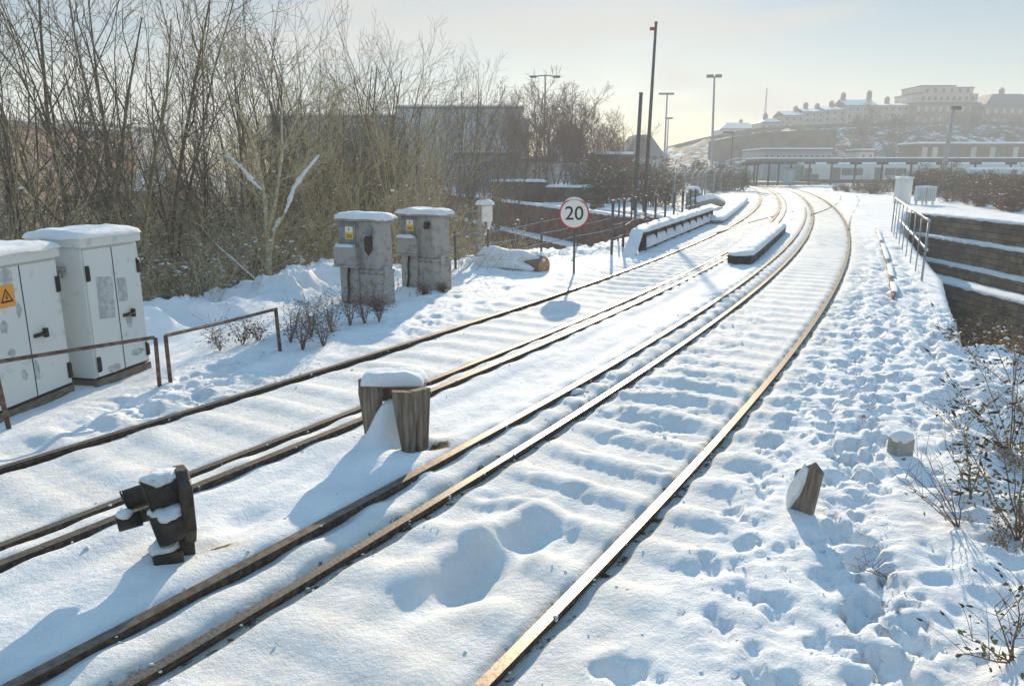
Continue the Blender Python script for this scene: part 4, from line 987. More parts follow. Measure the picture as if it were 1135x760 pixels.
canopy('long dark platform canopy running off to the right in front of the train', 948, 1200, 175.6, 116, 5, .55, (955,985,1018,1052,1090,1130,1170))
canopy('small low shelter roof left of the platform canopy', 829, 842, 179, 128, 4, .3, (831,840))
a = DP(822,126,200); m = MB(); m.box(0,0,-.6,14,26,.45); m.box(-.05,-.05,.452,14,26,.50); pf = m.build('platform', M_CONC); pf.location = (a[0],128,0); tag(pf, 'low concrete platform edge under the left canopy', 'platform')
p_ = DP(876,112,201); root = empty('kiosk', (p_[0]-.7,112,p_[2]-.1)); tag(root, 'small blue-grey trackside hut standing in front of the train cab', 'hut')
m = MB(); m.box(0,0,-.3,1.35,1.2,1.95); m.build('body', M_BLUEG, root, bevel=.03); m = MB(); m.box(-.08,-.08,1.953,1.43,1.28,2.05); m.build('roof', M_CANOPY, root); MB().box(.3,-.03,.0,1.0,-.002,1.7).build('door', M_GREYB, root)
# train
ty = 137; a = DP(887,ty,203)
def train(label, x0, y0, ncar, z0=-.1, rz=0, cab=True):
    root = empty('passenger_train', (x0, y0, z0), rz); tag(root, label, 'train', 'trains at the station'); cl = 20.0; x = 0
    for c in range(ncar):
        b_ = MB(); nose = 1.0 if (c == 0 and cab) else 0
        prof = [(0,.9),(0,3.05),(.25,3.55),(.9,3.8),(1.9,3.8),(2.55,3.55),(2.8,3.05),(2.8,.9)]
        m = MB(); m.prism(prof, x+nose*.5, x+cl-.4, Matrix(((0,0,1,0),(1,0,0,0),(0,1,0,0),(0,0,0,1)))); cr = m.build('carriage', M_TWHITE, root, bevel=.04)
        if nose:
            m = MB(); m.prism([(.1,.9),(.1,2.9),(.5,3.4),(2.3,3.4),(2.7,2.9),(2.7,.9)], x-.1, x+.498, Matrix(((0,0,1,0),(1,0,0,0),(0,1,0,0),(0,0,0,1)))); m.build('cab_front', M_TGREEN, cr)
            MB().box(x+.65,-.03,1.9,x+1.9,-.002,2.9).build('cab_window', M_GLASS, cr)
            MB().box(x+.55,-.026,.95,x+3.2,-.003,1.85).build('livery_panel', M_TGREEN, cr)
        m = MB(); s_ = x+3.4 if nose else x+1.0
        dpos = [x+5.5, x+13.2]
        q_ = s_
        while q_ < x+cl-2.6:
            if not any(abs(q_+1-d_-.8) < 1.9 for d_ in dpos): MB().box(q_,-.025,1.65,q_+1.88,-.002,2.9).build('window', M_GLASS, cr)
            q_ += 1.95
        for d_ in dpos:
            dd = MB().box(d_,-.03,.95,d_+1.6,-.002,3.0).build('door', M_TGREEN, cr); MB().box(d_+.2,-.045,1.8,d_+1.4,-.031,2.8).build('pane', M_GLASS, dd)
        MB().box(x+.5,.25,.25,x+cl-.6,2.55,.897).build('underframe', M_DARK, cr)
        m = MB(); m.prism([(.35,3.62),(.9,3.82),(1.9,3.82),(2.4,3.62),(1.9,3.93),(.9,3.93)], x+nose, x+cl-.6, Matrix(((0,0,1,0),(1,0,0,0),(0,1,0,0),(0,0,0,1)))); m.build('snow_layer', SNOW, cr)
        x += cl
train('green and white passenger train with its cab end at the left', a[0], ty, 3)
a2 = DP(1062,110,205); train('second white-roofed train partly hidden by bushes at the right edge', a2[0], 109, 2, -1.05)
mp_ = DP(847,290,140); root = empty('lattice_mast', (mp_[0],290,ZV(290,145))); tag(root, 'very thin distant radio mast standing on the skyline', 'radio mast')
h = ZV(290,98)-ZV(290,145); m = MB()
for k in range(3): t = k*2.094; m.tube([(.5*math.cos(t),.5*math.sin(t),-3),(.12*math.cos(t),.12*math.sin(t),h)], .09, 4)
for k in range(12):
    z = h*k/12; r_ = .5-.38*k/12; m.tube([(r_,0,z),(-r_*.5,r_*.86,z+h/24),(-r_*.5,-r_*.86,z+h/12)], .05, 4)
m.build('mast', M_GALV, root)

# left background
house('brick_warehouse', 'pinkish brick building at the left edge seen through bare branches', -60, 28, 138, 262, 62, 20, M_BRICKP, 3, 6, 'flat', pw=.3)
house('glass_office', 'grey-blue flat-roofed block right of the pinkish brick building', 28, 118, 139, 225, 96, 20, M_GREYB, 3, 8, 'flat', pw=.75, ph=.35)
house('grey_warehouse', 'large flat grey warehouse looming behind the bare trees left of centre', 442, 580, 121, 205, 118, 30, M_GREYB, 1, 10, 'flat', pw=.05, ph=.9)
house('grey_warehouse', 'lower green-grey warehouse wing left of the large one', 300, 440, 131, 205, 112, 24, M_GREEND, 2, 12, 'flat', pw=.5, ph=.2)
house('lean_to_block', 'narrow grey annexe at the right end of the large warehouse', 580.5, 586, 135, 200, 120, 20, M_GREYB, 4, 1, 'flat')
house('low_white_building', 'low pale building with a snowy flat roof in front of the large warehouse', 505, 576, 173, 200, 84, 10, M_BLUEG, 1, 7, 'flat', pw=.5, ph=.3)
house('low_white_building', 'low pale wall block with a snowy top right of the low building', 577, 616, 179.5, 200, 86, 6, M_CREAM, 1, 4, 'flat', pw=.2, ph=.2)
house('red_brick_shed', 'red-brown brick shed behind the bushes left of the tall poles', 660, 700, 175.5, 205, 72, 8, M_BRICKR, 1, 3, 'flat', pw=.3, ph=.3)
house('gabled_hall', 'hazy gabled hall roof behind the bare trees near the tall poles', 612, 650, 160, 195, 150, 20, M_GREYB, 1, 4, 'hip', roofh=4, snow=False)
house('gabled_hall', 'hazy gabled hall right of the tallest pole', 690, 738, 176, 195, 160, 16, M_GREYB, 1, 4, 'hip', roofh=5, snow=False)
house('low_shed_row', 'snow-roofed low sheds beyond the low ground at the left', 60, 165, 213, 245, 75, 12, M_BRICKB, 1, 9, 'gable', roofh=1.8)
def flat_fence(label, u0, u1, v, y, h):
    a = DP(u0,y,v); b = DP(u1,y,v); W = b[0]-a[0]; root = empty('panel_fence', (a[0],y,a[2])); tag(root, label, 'fence')
    k = 0
    while k*2.2 < W: MB().box(k*2.2,-.05,-.5,k*2.2+.12,.05,h).build('post', M_GALV, root); k += 1
    m = MB()
    for z in (.3,h*.5,h*.95): m.box(0,.052,z,W,.09,z+.06)
    x = 0
    while x < W: m.box(x,.092,0,x+.03,.11,h); x += .14
    m.build('panel', M_GALV, root)
flat_fence('pale metal fence in front of the low wall beyond the road dip', 608, 648, 200, 68, 1.5)

# ------------------------------------------------------------------ bare trees
class Tree:
    def __init__(s, seed): s.r = random.Random(seed); s.T = MB(); s.C = MB(); s.S = MB(); s.pts = []
    def branch(s, p, d, L, r, lv, maxlv, kids, up, mb, spread, rmin, sides):
        R_ = s.r; n = 5 if lv < 2 else (4 if lv == 2 else 3); pts = [p]; rs = [r]; dd = d.copy()
        for i in range(n):
            w = .13 if lv == 0 else .20
            dd = (dd + Vector((R_.uniform(-w,w), R_.uniform(-w,w), R_.uniform(-w,w)+up*.5))).normalized()
            pts.append(pts[-1] + dd*(L/n)); rs.append(max(rmin*.8, r*(1-(i+1)/n*.78)))
        mb.tube(pts, rs, sides[min(lv, len(sides)-1)], False)
        if lv >= 1: s.pts += [(pts[i], rs[i]) for i in range(1, n)]
        if lv < maxlv:
            for k in range(kids[lv]):
                t = (.18 if lv == 0 else .12) + (.98-.18)*(k+R_.uniform(.1,.9))/kids[lv]
                f = t*n; i = min(int(f), n-1); q_ = pts[i].lerp(pts[i+1], f-i); ax = (pts[i+1]-pts[i]).normalized()
                az = R_.uniform(0, 2*math.pi); o1 = ax.orthogonal().normalized(); o2 = ax.cross(o1)
                sp = spread[lv]*R_.uniform(.7,1.25)
                nd = (ax*math.cos(sp) + (o1*math.cos(az)+o2*math.sin(az))*math.sin(sp)).normalized()
                rr_ = max(rmin, rs[i]*(.55 if lv == 0 else .6)); ll = L*(.52 if lv == 0 else .55)*(1.15-t*.65)*R_.uniform(.7,1.2)
                s.branch(q_, nd, ll, rr_, lv+1, maxlv, kids, up, s.C, spread, rmin, sides)
def make_tree(name, label, cat, group, seed, h, stems, kids, spread, maxlv, r0, rmin, mt, fan=.18, up=.12, specks=0, sides=(7,5,4,3), base_r=.2, trunkname='trunk'):
    t = Tree(seed); R_ = t.r
    for k in range(stems):
        az = 2*math.pi*(k+R_.uniform(-.3,.3))/stems; f = fan*R_.uniform(.3,1.2) if stems > 1 else .05
        d = Vector((math.cos(az)*f, math.sin(az)*f, 1)).normalized(); b = Vector((math.cos(az), math.sin(az), 0))*base_r*(stems > 1)
        t.branch(b+Vector((0,0,-.3)), d, h*R_.uniform(.75,1.0), r0*R_.uniform(.7,1.1), 0, maxlv, kids, up, t.T, spread, rmin, sides)
    root = empty(name); tag(root, label, cat, group)
    t.T.build(trunkname, mt, root, True); t.C.build('crown', mt, root, True)
    if specks:
        m = MB()
        for k in range(specks):
            p_, r_ = t.pts[R_.randrange(len(t.pts))]; s_ = R_.uniform(.006,.018)*(2.2 if R_.random() < .08 else 1)
            if p_.z > h*.62 and R_.random() < .8: continue
            m.blob((p_.x, p_.y, p_.z+r_), (s_*R_.uniform(.6,1.7), s_*R_.uniform(.6,1.7), s_*.55), 1, .8, k)
        m.build('snow_dusting', SNOW, root)
    return root
FAR = (0,0,-500)
protos = []
tall = []
tall_names = 'tall bare tree in the snowy thicket left of the tracks'
for i in range(6):
    tall.append(make_tree('bare_tree', tall_names, 'tree', 'bare trees in the thicket', 100+i, 11.5+i*.4, (4,3,2,5,3,1)[i], (6,6,4), (R(30),R(36),R(42)), 3, .085+.01*(i == 5)*3, .006, (M_BARK, M_BARK, M_BARK2)[i % 3], .22, .13, 240))
mid = []
for i in range(5):
    mid.append(make_tree('bare_sapling', 'slender many-stemmed bare sapling filling the olive-brown thicket', 'tree', 'bare saplings in the thicket', 200+i, 6.4+i*.35, 6, (6,5,4), (R(26),R(34),R(40)), 3, .036, .0045, (M_BARKO, M_BARKO, M_BARK, M_BARKO, M_BARKR)[i], .30, .16, 420, (5,4,3,3), .55))
under = []
for i in range(4):
    under.append(make_tree('leafless_shrub', 'low tangled leafless shrub dotted with snow at the foot of the thicket', 'shrub', 'leafless shrubs below the thicket', 300+i, 3.0+i*.3, 12, (5,4,3), (R(38),R(44),R(46)), 3, .017, .004, (M_BARKO, M_BARKR, M_BARKO, M_BARKO)[i], .55, .05, 620, (4,3,3,3), .75))
farT = []
for i in range(4):
    farT.append(make_tree('bare_tree', 'reddish bare tree in the hazy row behind the street lamp', 'tree', 'row of hazy bare trees', 400+i, 10.5+i*.5, (2,3,2,3)[i], (10,8,5), (R(38),R(40),R(44)), 3, .14, .016, M_BARKR, .28, .14, 0, (5,4,3,3), .3))
used = set()
def put(proto, x, y, z, s=1.0, rz=None, label=None):
    if proto.name not in used: o = proto; used.add(proto.name)
    else: o = copy_tree(proto)
    o.location = (x, y, z); o.scale = (s, s, s*rnd.uniform(.93, 1.07)); o.rotation_euler.z = rnd.uniform(0, 6.28) if rz is None else rz
    if label: o['label'] = label
    return o
def putu(proto, u, y, vtop, hproto, **k):
    """stand a tree at lateral position u, distance y, on the ground, reaching image row vtop"""
    x = DP(u, y, 200)[0]; z = gz(x, y); zt = ZV(y, vtop); return put(proto, x, y, z-.1, max(.35, (zt-z)/hproto), **k)
talls = [(18,15,-40),(88,13.5,-120),(108,14.5,-110),(150,17,-90),(232,19,10),(268,24,0),(292,20,15),(330,26,40),(352,30,50),(385,25,45),(415,30,62),(440,27,60),(-40,16,-60),(-90,18,-50),
         (372,36,55),(405,40,60),(455,42,70),(486,40,80),(505,46,88),(522,50,95),(540,54,100),(553,58,108),(260,38,30),(345,34,55),(428,38,62)]
for i, (u, y, v) in enumerate(talls):
    putu(tall[i % 6], u, y, v, 11.5+(i % 6)*.4)
for i in range(36):
    u = -60 + (i*61.3) % 600; y = 13 + 24*((i*.618) % 1) + (u > 300)*5
    x = DP(u, y, 200)[0]
    if sdist(LEDGE, np.array([x]), np.array([y]))[0] < 1.2: y += 5; x = DP(u, y, 200)[0]
    if sdist(LEDGE, np.array([x]), np.array([y]))[0] < .8: continue
    if (u < 190 and i % 4) or u > 505: continue
    v = np.interp(u, [-60,200,300,420,480,540], [90,120,105,90,105,130]) + rnd.uniform(-10, 55)
    putu(mid[i % 5], u, y, v, 6.4+(i % 5)*.35)
for i in range(50):
    u = -40 + (i*23.3) % 590; y = 11.5 + 14*((i*.618) % 1) + max(0, u-200)*.025
    x = DP(u, y, 200)[0]; d_ = sdist(LEDGE, np.array([x]), np.array([y]))[0]
    if d_ < .9 or (u < 190 and i % 2) or u > 500: continue
    v = np.interp(u, [-60,200,400,500,560], [190,195,190,215,235]) + rnd.uniform(-15, 45)
    putu(under[i % 4], u, y, v, 3.0+(i % 4)*.3)
for i, (u, y, v) in enumerate([(566,78,100),(584,74,98),(598,80,96),(612,76,98),(622,70,104),(634,80,108),(646,74,108),(656,78,112),(668,72,120),(680,76,126),(555,84,112),(690,82,140)]):
    putu(farT[i % 4], u, y, v, 10.5+(i % 4)*.5)
tr_ = make_tree('bare_tree', 'rounded hazy tree standing alone among the hilltop terraces', 'tree', None, 450, 9, 3, (10,8,6), (R(50),R(50),R(50)), 3, .2, .05, M_BARKO, .4, .1, 0, (5,4,3,3), .3)
q_ = DP(962, YB-14, 140); tr_.location = q_; tr_.scale = (.75,.75,.75)

# the pale snow-laden tree by the hedge
base_ = P(300,322,-.05); yb = base_[1]+.4; bx0 = DP(300, yb, 322)
root = empty('snowy_tree', (bx0[0], yb, -.4)); tag(root, 'pale-barked tree with thick snow lying along its forked limbs', 'tree')
def L3(u, v, dy=0): q_ = DP(u, yb+dy, v); return Vector((q_[0]-bx0[0], dy, q_[2]+.4))
limbs = [([(300,330),(299,300),(296,262),(294,225),(290,200),(281,160),(262,118),(246,90),(232,60)], .065, .012, 0),
         ([(297,255),(304,232),(309,200),(313,168),(312,130),(316,100),(310,70)], .045, .010, .2),
         ([(299,290),(303,258),(318,232),(326,210),(340,190),(354,172)], .038, .018, -.3),
         ([(290,205),(278,196),(266,185),(256,176),(236,168),(212,150),(190,138)], .030, .008, -.3),
         ([(300,318),(288,312),(262,290),(240,272),(222,250),(205,240)], .022, .008, -.5),
         ([(262,118),(250,96),(250,60),(240,20)], .02, .006, .1),([(281,160),(296,120),(300,80),(306,40)], .022, .006, .2),([(246,90),(225,70),(205,50)], .014, .005, 0),([(313,168),(330,130),(345,105),(352,80)], .014, .005, 0)]
m = MB(); cr_ = MB(); sn = MB(); tt = Tree(9)
for k, (pts, r0, r1, dy) in enumerate(limbs):
    q_ = [L3(u, v, dy*(i/len(pts))) for i, (u, v) in enumerate(pts)]; n = len(q_)
    (m if k < 1 else cr_).tube(q_, [r0+(r1-r0)*i/(n-1) for i in range(n)], 8, False)
    for i in range(1, n-1):
        for _ in range(2):
            d = Vector((tt.r.uniform(-1,1), tt.r.uniform(-.6,.6), tt.r.uniform(.1,1))).normalized(); tt.branch(q_[i], d, tt.r.uniform(.5,1.3), .010, 1, 3, (0,5,4), .1, tt.C, (0,R(35),R(40)), .0035, (4,4,3,3))
m.build('trunk', M_BARKP, root, True); cr_.build('limb', M_BARKP, root, True); tt.C.build('crown', M_BARKP, root, True)
def snow_on(pts, r, dy, off=.04):
    q_ = [L3(u, v, dy) + Vector((0,-.01,off)) for u, v in pts]; n = len(q_); Q = []
    for i in range(n-1):
        for k in range(4): Q.append(q_[i].lerp(q_[i+1], k/4))
    Q.append(q_[-1]); sn = MB(); sn.tube(Q, [max(.008, r*.85*math.sin(math.pi*(i+.6)/(len(Q)+.2))**.5*(1+.35*math.sin(i*2.7)+.25*math.sin(i*1.3+1))) for i in range(len(Q))], 7); sn.build('snow_strip', SNOW, root, True)
snow_on([(316,238),(320,228),(326,210),(338,193),(354,174)], .052, -.28)
snow_on([(303,258),(307,250),(311,243)], .045, -.15); snow_on([(290,212),(280,203),(270,190),(262,182)], .055, -.14); snow_on([(262,183),(256,177),(246,174)], .035, -.2)
snow_on([(312,180),(313,168)], .04, .12,.0); snow_on([(294,236),(295,230)], .05, .0,.0); snow_on([(284,312),(262,292),(240,273)], .026, -.4); snow_on([(240,170),(236,166)], .02, -.3)

# ------------------------------------------------------------------ leafy bushes (many small leaves over twigs)
def leafy(name, label, cat, group, seed, h, w, nleaf, ls, mts, specks=60):
    t = Tree(seed); R_ = t.r
    for k in range(16):
        az = R_.uniform(0, 6.28); f = R_.uniform(.2,1.1)*w/h; d = Vector((math.cos(az)*f, math.sin(az)*f, 1)).normalized()
        t.branch(Vector((math.cos(az)*w*.2, math.sin(az)*w*.2, -.2)), d, h*R_.uniform(.6,1.05), .03*h/2, 0, 2, (6,5), .02, t.T, (R(40),R(45)), .006*h/2, (4,3,3))
    root = empty(name); tag(root, label, cat, group); t.T.build('stem', M_BARKR, root, True); t.C.build('branch', M_BARKR, root, True)
    m = MB(); m.v = []
    P_ = t.pts
    for k in range(nleaf):
        p_, r_ = P_[R_.randrange(len(P_))]; c = p_ + Vector((R_.gauss(0,1), R_.gauss(0,1), R_.gauss(0,1)))*.09*h/2
        a = Vector((R_.uniform(-1,1), R_.uniform(-1,1), R_.uniform(-.8,.5))).normalized(); b = a.cross(Vector((R_.uniform(-1,1), R_.uniform(-1,1), R_.uniform(-1,1)))).normalized()
        l = ls*R_.uniform(.6,1.3); m.cur = 0 if R_.random() < .65 else 1
        m.add([c, c+a*l*.5+b*l*.28, c+a*l, c+a*l*.5-b*l*.28], [(0,1,2,3)])
    m.build('foliage', mts, root)
    if specks:
        m = MB()
        for k in range(specks):
            p_, r_ = P_[R_.randrange(len(P_))]; m.blob((p_.x, p_.y, p_.z+.05), (ls*R_.uniform(.25,.8), ls*R_.uniform(.25,.8), ls*.28), 1, .8, k)
        m.build('snow_dusting', SNOW, root, True)
    return root
B = [leafy('russet_bush', 'low russet-leaved bush on the snowy verge before the platforms', 'bush', 'russet bushes on the right verge', 500, 2.6, 2.6, 3200, .13, (M_LEAFR, M_LEAFG), 35),
     leafy('russet_bush', 'low russet-leaved bush on the snowy verge before the platforms', 'bush', 'russet bushes on the right verge', 501, 2.4, 3.0, 3200, .13, (M_LEAFR, M_LEAFR), 35),
     leafy('olive_bush', 'olive-leaved rounded bush between the train and the handrail', 'bush', 'olive bushes on the right verge', 502, 3.0, 3.2, 3600, .14, (M_LEAFG, M_LEAFR), 30),
     leafy('olive_bush', 'dark olive bush in the hedge beyond the cranked posts', 'bush', 'olive bushes beyond the cranked posts', 503, 2.8, 2.6, 3600, .14, (M_LEAFG, M_LEAFG), 30),
     leafy('ivy_bush', 'reddish bush heaped against the shed left of the tall poles', 'bush', 'bushes by the tall poles', 504, 3.0, 2.4, 3200, .13, (M_LEAFR, M_LEAFG), 70)]
def pb(i, u, y, s, label=None):
    x = DP(u, y, 200)[0]; put(B[i], x, y, gz(x, y)-.15, s, label=label)
for u, y, s in ((945,88,.5),(960,84,.6),(975,80,.5),(1022,78,1.1),(1045,76,1.25),(1068,80,1.15),(1035,88,1.1),(1057,72,1.1),(1090,70,.6),(965,95,.65),(988,90,.6),(1005,84,.6),(932,92,.4)): pb(2, u, y, s)
for k, (u, y, s) in enumerate(((1095,74,.95),(1120,70,1.1),(1145,66,1.2),(1108,64,.75),(1130,58,.95),(1080,68,.6),(1152,54,1.1),(1165,78,1.2),(1085,84,.9),(1062,60,.55),(1085,56,.7),(1108,52,.8),(1130,49,.9),(1150,46,1.0),(1098,60,.9),(1118,58,1.1))): pb(k % 2, u, y, s)
for u, y, s in ((792,98,1.3),(803,96,1.2),(812,92,1.1),(797,86,.9),(735,84,1.5),(748,92,1.5),(766,104,1.3),(782,108,1.4)): pb(3, u, y, s)
for u, y, s in ((668,62,1.3),(680,58,1.2),(692,60,1.2),(655,66,1.0),(724,52,.9),(733,55,.8)): pb(4, u, y, s)
# scrub on the far hill
for i in range(34):
    u = 915 + (i*61.8) % 235; t = (i*.618) % 1; y = 172+46*t; v = np.interp(u, [r_[0] for r_ in ridge], [r_[1] for r_ in ridge]); e = t*t*(3-2*t)*.6+t*.4
    x = DP(u, YB-10, v)[0]*(.80+.20*t); put(B[3], x, y, -.3+(ZV(YB-10, v)+.3)*e-.4, 1.1+.5*rnd.random(), label='dull scrub bush on the snowy hillside below the terraces')['group'] = 'scrub bushes on the hillside'

# bank bushes by the drop on the right
bb = leafy('russet_bush', 'bronze and yellow leaved bush rooted in the bank below the handrail', 'bush', 'bank bushes by the drop', 510, 1.1, 1.3, 1700, .07, (M_LEAFR, M_LEAFY), 60)
for k, (x, y, s) in enumerate(((6.95,10.75,.7),(7.4,11.0,.85),(7.9,11.2,.95),(7.45,11.8,1.3),(8.2,12.0,1.4))): 
    put(bb, x, y, gz(x, y)-.05, s)

# ------------------------------------------------------------------ foreground plants on the right
def leaf(m, c, a, b, l): m.add([c, c+a*l*.35+b*l*.26, c+a*l, c+a*l*.35-b*l*.26], [(0,1,2,3)])
def stalky(name, label, base_uv, stems, z=0.0, spikes=True, leaves=14, seed=1, r=.006, ss=.8, group=None, cat='plant', lm=M_LEAFY):
    o_ = P(*base_uv, z); R_ = random.Random(seed); root = empty(name, (o_[0], o_[1], gz(o_[0], o_[1])-.03)); tag(root, label, cat, group)
    m = MB(); lf = MB(); sp = MB()
    for (dx, dy, h, bend) in stems:
        pts = []
        for i in range(8):
            t = i/7; pts.append(Vector((dx*t+bend*math.sin(t*2.5)*.3, dy*t, h*(t**.85)-.0)) + Vector((R_.uniform(-1,1), R_.uniform(-1,1), 0))*.012)
        m.tube(pts, [r*(1-.7*i/7) for i in range(8)], 5)
        for i in range(2, 8):
            for _ in range(2):
                if R_.random() < .75:
                    d = Vector((R_.uniform(-1,1), R_.uniform(-1,1), R_.uniform(.0,.9))).normalized(); L = R_.uniform(.08,.22)
                    L *= 1.3; e = pts[i]+d*L; m.tube([pts[i], pts[i]+d*L*.5+Vector((0,0,.01)), e], [r*.4, r*.3, r*.2], 3)
                    if spikes and R_.random() < .75:
                        q_ = (d*.5+Vector((0,0,-.15)))*(ss if ss > .5 else .35); sp.tube([e, e+q_*.06, e+q_*.13, e+q_*.2], [.004*ss,.013*ss,.010*ss,.002], 6)
        for _ in range(int(leaves*2.2)):
            i = R_.randrange(2, 8); c = pts[i]+Vector((R_.gauss(0,.05), R_.gauss(0,.05), R_.gauss(0,.03)))
            a = Vector((R_.uniform(-1,1), R_.uniform(-1,1), R_.uniform(-1,.1))).normalized(); b = a.cross(Vector((R_.uniform(-1,1), R_.uniform(-1,1), R_.uniform(-1,1)))).normalized()
            lf.cur = 0 if R_.random() < .5 else (1 if R_.random() < .6 else 2); leaf(lf, c, a, b, R_.uniform(.018,.05))
    m.build('stem', M_BARKR, root, True)
    if lf.v: lf.build('foliage', (lm, M_LEAFG, M_LEAFR), root)
    if sp.v: sp.build('seed_heads', M_SEED, root, True)
    return root
GP = 'wild plants on the right bank'
stalky('seeding_shrub', 'leafy wild shrub with dark drooping seed spikes at the right edge', (1128,600), [(-.35,.15,.75,-.2),(-.18,.3,.9,.1),(.05,.1,1.0,.2),(-.3,-.1,.55,-.3),(.1,.3,.85,0),(-.1,0,.7,-.1),(.2,-.1,.8,.2)], seed=4, leaves=34, group=GP)
stalky('seeding_shrub', 'taller dark-spiked shrub farther back at the right edge', (1120,500), [(-.55,.1,.75,-.3),(-.3,.3,.9,.1),(-.6,-.1,.55,.1),(-.1,.1,1.0,.1),(.1,.2,.9,0),(.2,0,1.1,0)], seed=6, leaves=24, group=GP)
stalky('seeding_shrub', 'dark arching stems with seed spikes above the drop at the right edge', (1125,430), [(-.9,.1,.8,-.2),(-.5,.3,1.0,.1),(-.8,-.2,.55,.1),(-.2,.1,1.1,.1),(.1,.2,.9,0)], seed=16, leaves=16, group=GP)
stalky('bare_stalks', 'fan of thin bare dark stalks leaning left beside the wild shrub', (1063,590), [(-.35,.10,.42,0),(-.28,.15,.5,0),(-.42,.05,.38,0),(-.2,.2,.5,0),(-.12,.1,.45,0),(-.35,.22,.3,0),(.02,.12,.4,0)], spikes=False, leaves=2, seed=8, r=.005, group=GP)
stalky('bare_stalks', 'upright thin stalks with a few leaves between the stub post and the shrub', (1075,560), [(-.05,.1,.5,0),(.05,.1,.45,.1),(-.1,.0,.42,0),(.0,.2,.5,0),(-.18,.1,.4,0)], spikes=False, leaves=12, seed=9, r=.005, group=GP)
stalky('leafy_sprig', 'small green-leaved sprig poking through the snow above the stub post', (1062,478), [(-.25,.0,.35,0),(-.1,.1,.4,0),(.1,.05,.30,0),(.25,-.05,.33,.1),(-.32,.1,.25,0)], spikes=False, leaves=8, seed=10, r=.004, group=GP)
stalky('bare_stalks', 'dark twigs with seed spikes in the bottom right corner', (1120,745), [(-.25,.0,.16,0),(-.1,.05,.30,0),(.02,.02,.28,0),(-.32,-.05,.10,0),(.05,.1,.4,0)], ss=.5, seed=12, leaves=6, group=GP)
bz = leafy('bronze_bush', 'dense bronze and yellow leaved bush lying along the right edge above the wild shrub', 'bush', None, 520, .75, .8, 1500, .035, (M_LEAFR, M_LEAFY), 30)
q_ = P(1140,600); put(bz, q_[0], q_[1], gz(q_[0], q_[1])-.05, .6)
for lb, (u, v), sc_ in (('russet leafy bush at the right edge level with the concrete stub post', (1158,520), .65), ('russet leafy bush at the right edge just below the brick drop', (1150,455), .6)):
    q_ = P(u, v); put(bz, q_[0], q_[1], gz(q_[0], q_[1])-.05, sc_, label=lb)
stalky('bare_stalks', 'two short thin twigs in the snow right of the board shadow', (985,640), [(-.16,.10,.08,0),(-.2,.02,.06,0)], spikes=False, leaves=0, seed=13, r=.004, group=GP)
GW = 'dead weeds by the railing'
for k, (u, v) in enumerate(((322,372),(345,366),(368,360),(388,354),(404,352),(335,380),(358,376),(420,350))):
    stalky('dead_weeds', 'clump of dark dead weed stalks standing in snow by the nearer pedestal', (u, v), [(rnd.uniform(-.2,.2), rnd.uniform(-.15,.15), rnd.uniform(.3,.65), 0) for _ in range(11)], spikes=True, leaves=1, seed=30+k, ss=.45, r=.007, group=GW, lm=M_LEAFR, z=.1)
for k, (u, v) in enumerate(((243,372),(268,366),(285,362))):
    stalky('dead_weeds', 'brown leaf tuft showing through the snow mound behind the railing', (u, v), [(rnd.uniform(-.15,.15), -.05, rnd.uniform(.2,.4), 0) for _ in range(6)], spikes=True, leaves=14, seed=40+k, ss=.4, r=.006, group='brown tufts in the snow mound', lm=M_LEAFR, z=.2)
for k, (u, v) in enumerate(((470,327),(418,344),(490,324))):
    stalky('grass_tuft', 'rusty grass tuft at the foot of a grey pedestal', (u, v), [(rnd.uniform(-.12,.12), -.03, rnd.uniform(.1,.25), 0) for _ in range(10)], spikes=False, leaves=16, seed=50+k, r=.005, group='rusty tufts by the pedestals', lm=M_LEAFR)

# plank by the conductor rail
o_ = P(500,452,-.02); m = MB()
p0, p1 = P(285,640,.02), P(345,605,.02); Mi = Mxy((0,0,0), (p1[0]-p0[0], p1[1]-p0[1])); L = math.dist(p0, p1)
m.box(0,-.035,-.03,L,.035,.045,Mi); q_ = m.build('loose_plank', M_WOOD, bevel=.004); q_.location = (p0[0], p0[1], -.04); tag(q_, 'narrow plank half buried in snow between the near conductor rail and running rail', 'plank')

for lb, (u, v) in (('small dark wooden wedge in the snow just below the timber stand', (476,534)), ('small dark block in the snow between the rails farther up the near track', (642,438))):
    q_ = P(u, v, -.03); root = empty('timber_wedge', (q_[0], q_[1], -.05), R(35)); tag(root, lb, 'wooden wedge')
    m = MB(); m.prism([(-.10,-.08),(.10,-.08),(.12,.05),(-.08,.02)], -.04, .04, FR); m.build('wedge', M_WOOD, root, bevel=.004)
    m = MB(); m.blob((-.02,.04,.06), (.12,.06,.03), 2, .4, 5); m.build('snow_cap', SNOW, root, True)
m = MB(); rc = random.Random(77)
for k in range(2600):
    if k % 3:
        cx, cy, rr_ = DIST[rc.randrange(len(DIST))]; x, y = cx+rc.gauss(0, rr_*.8), cy+rc.gauss(0, rr_*.8)
    else:
        T, o_ = rc.choice(((T1,-.75),(T1,.75),(T1,1.14),(T2,-1.14),(T2,-.75),(T2,.75))); x, y, _ = at(T, rc.uniform(-3, 14), o_+rc.choice((-1,1))*rc.uniform(.06,.35))
    if y > 17: continue
    if k % 3 == 0 and k % 2 == 0:
        x, y, _ = at(T, rc.uniform(-3, 14), o_+rc.choice((-.036,.036))); r_ = rc.uniform(.004,.012); m.blob((x, y, rc.uniform(-.05,.004)+(.06 if abs(o_) > 1 else 0)), (r_*1.5, r_, r_*.8), 1, .5, k); continue
    r_ = rc.uniform(.004,.011)*(1.7 if rc.random() < .05 else 1); m.blob((x, y, gz(x, y)+r_*.3), (r_*rc.uniform(.8,1.4), r_, r_*.75), 1, .5, k)
tag(m.build('snow_crumbs', SNOW, None, True), kind='stuff')

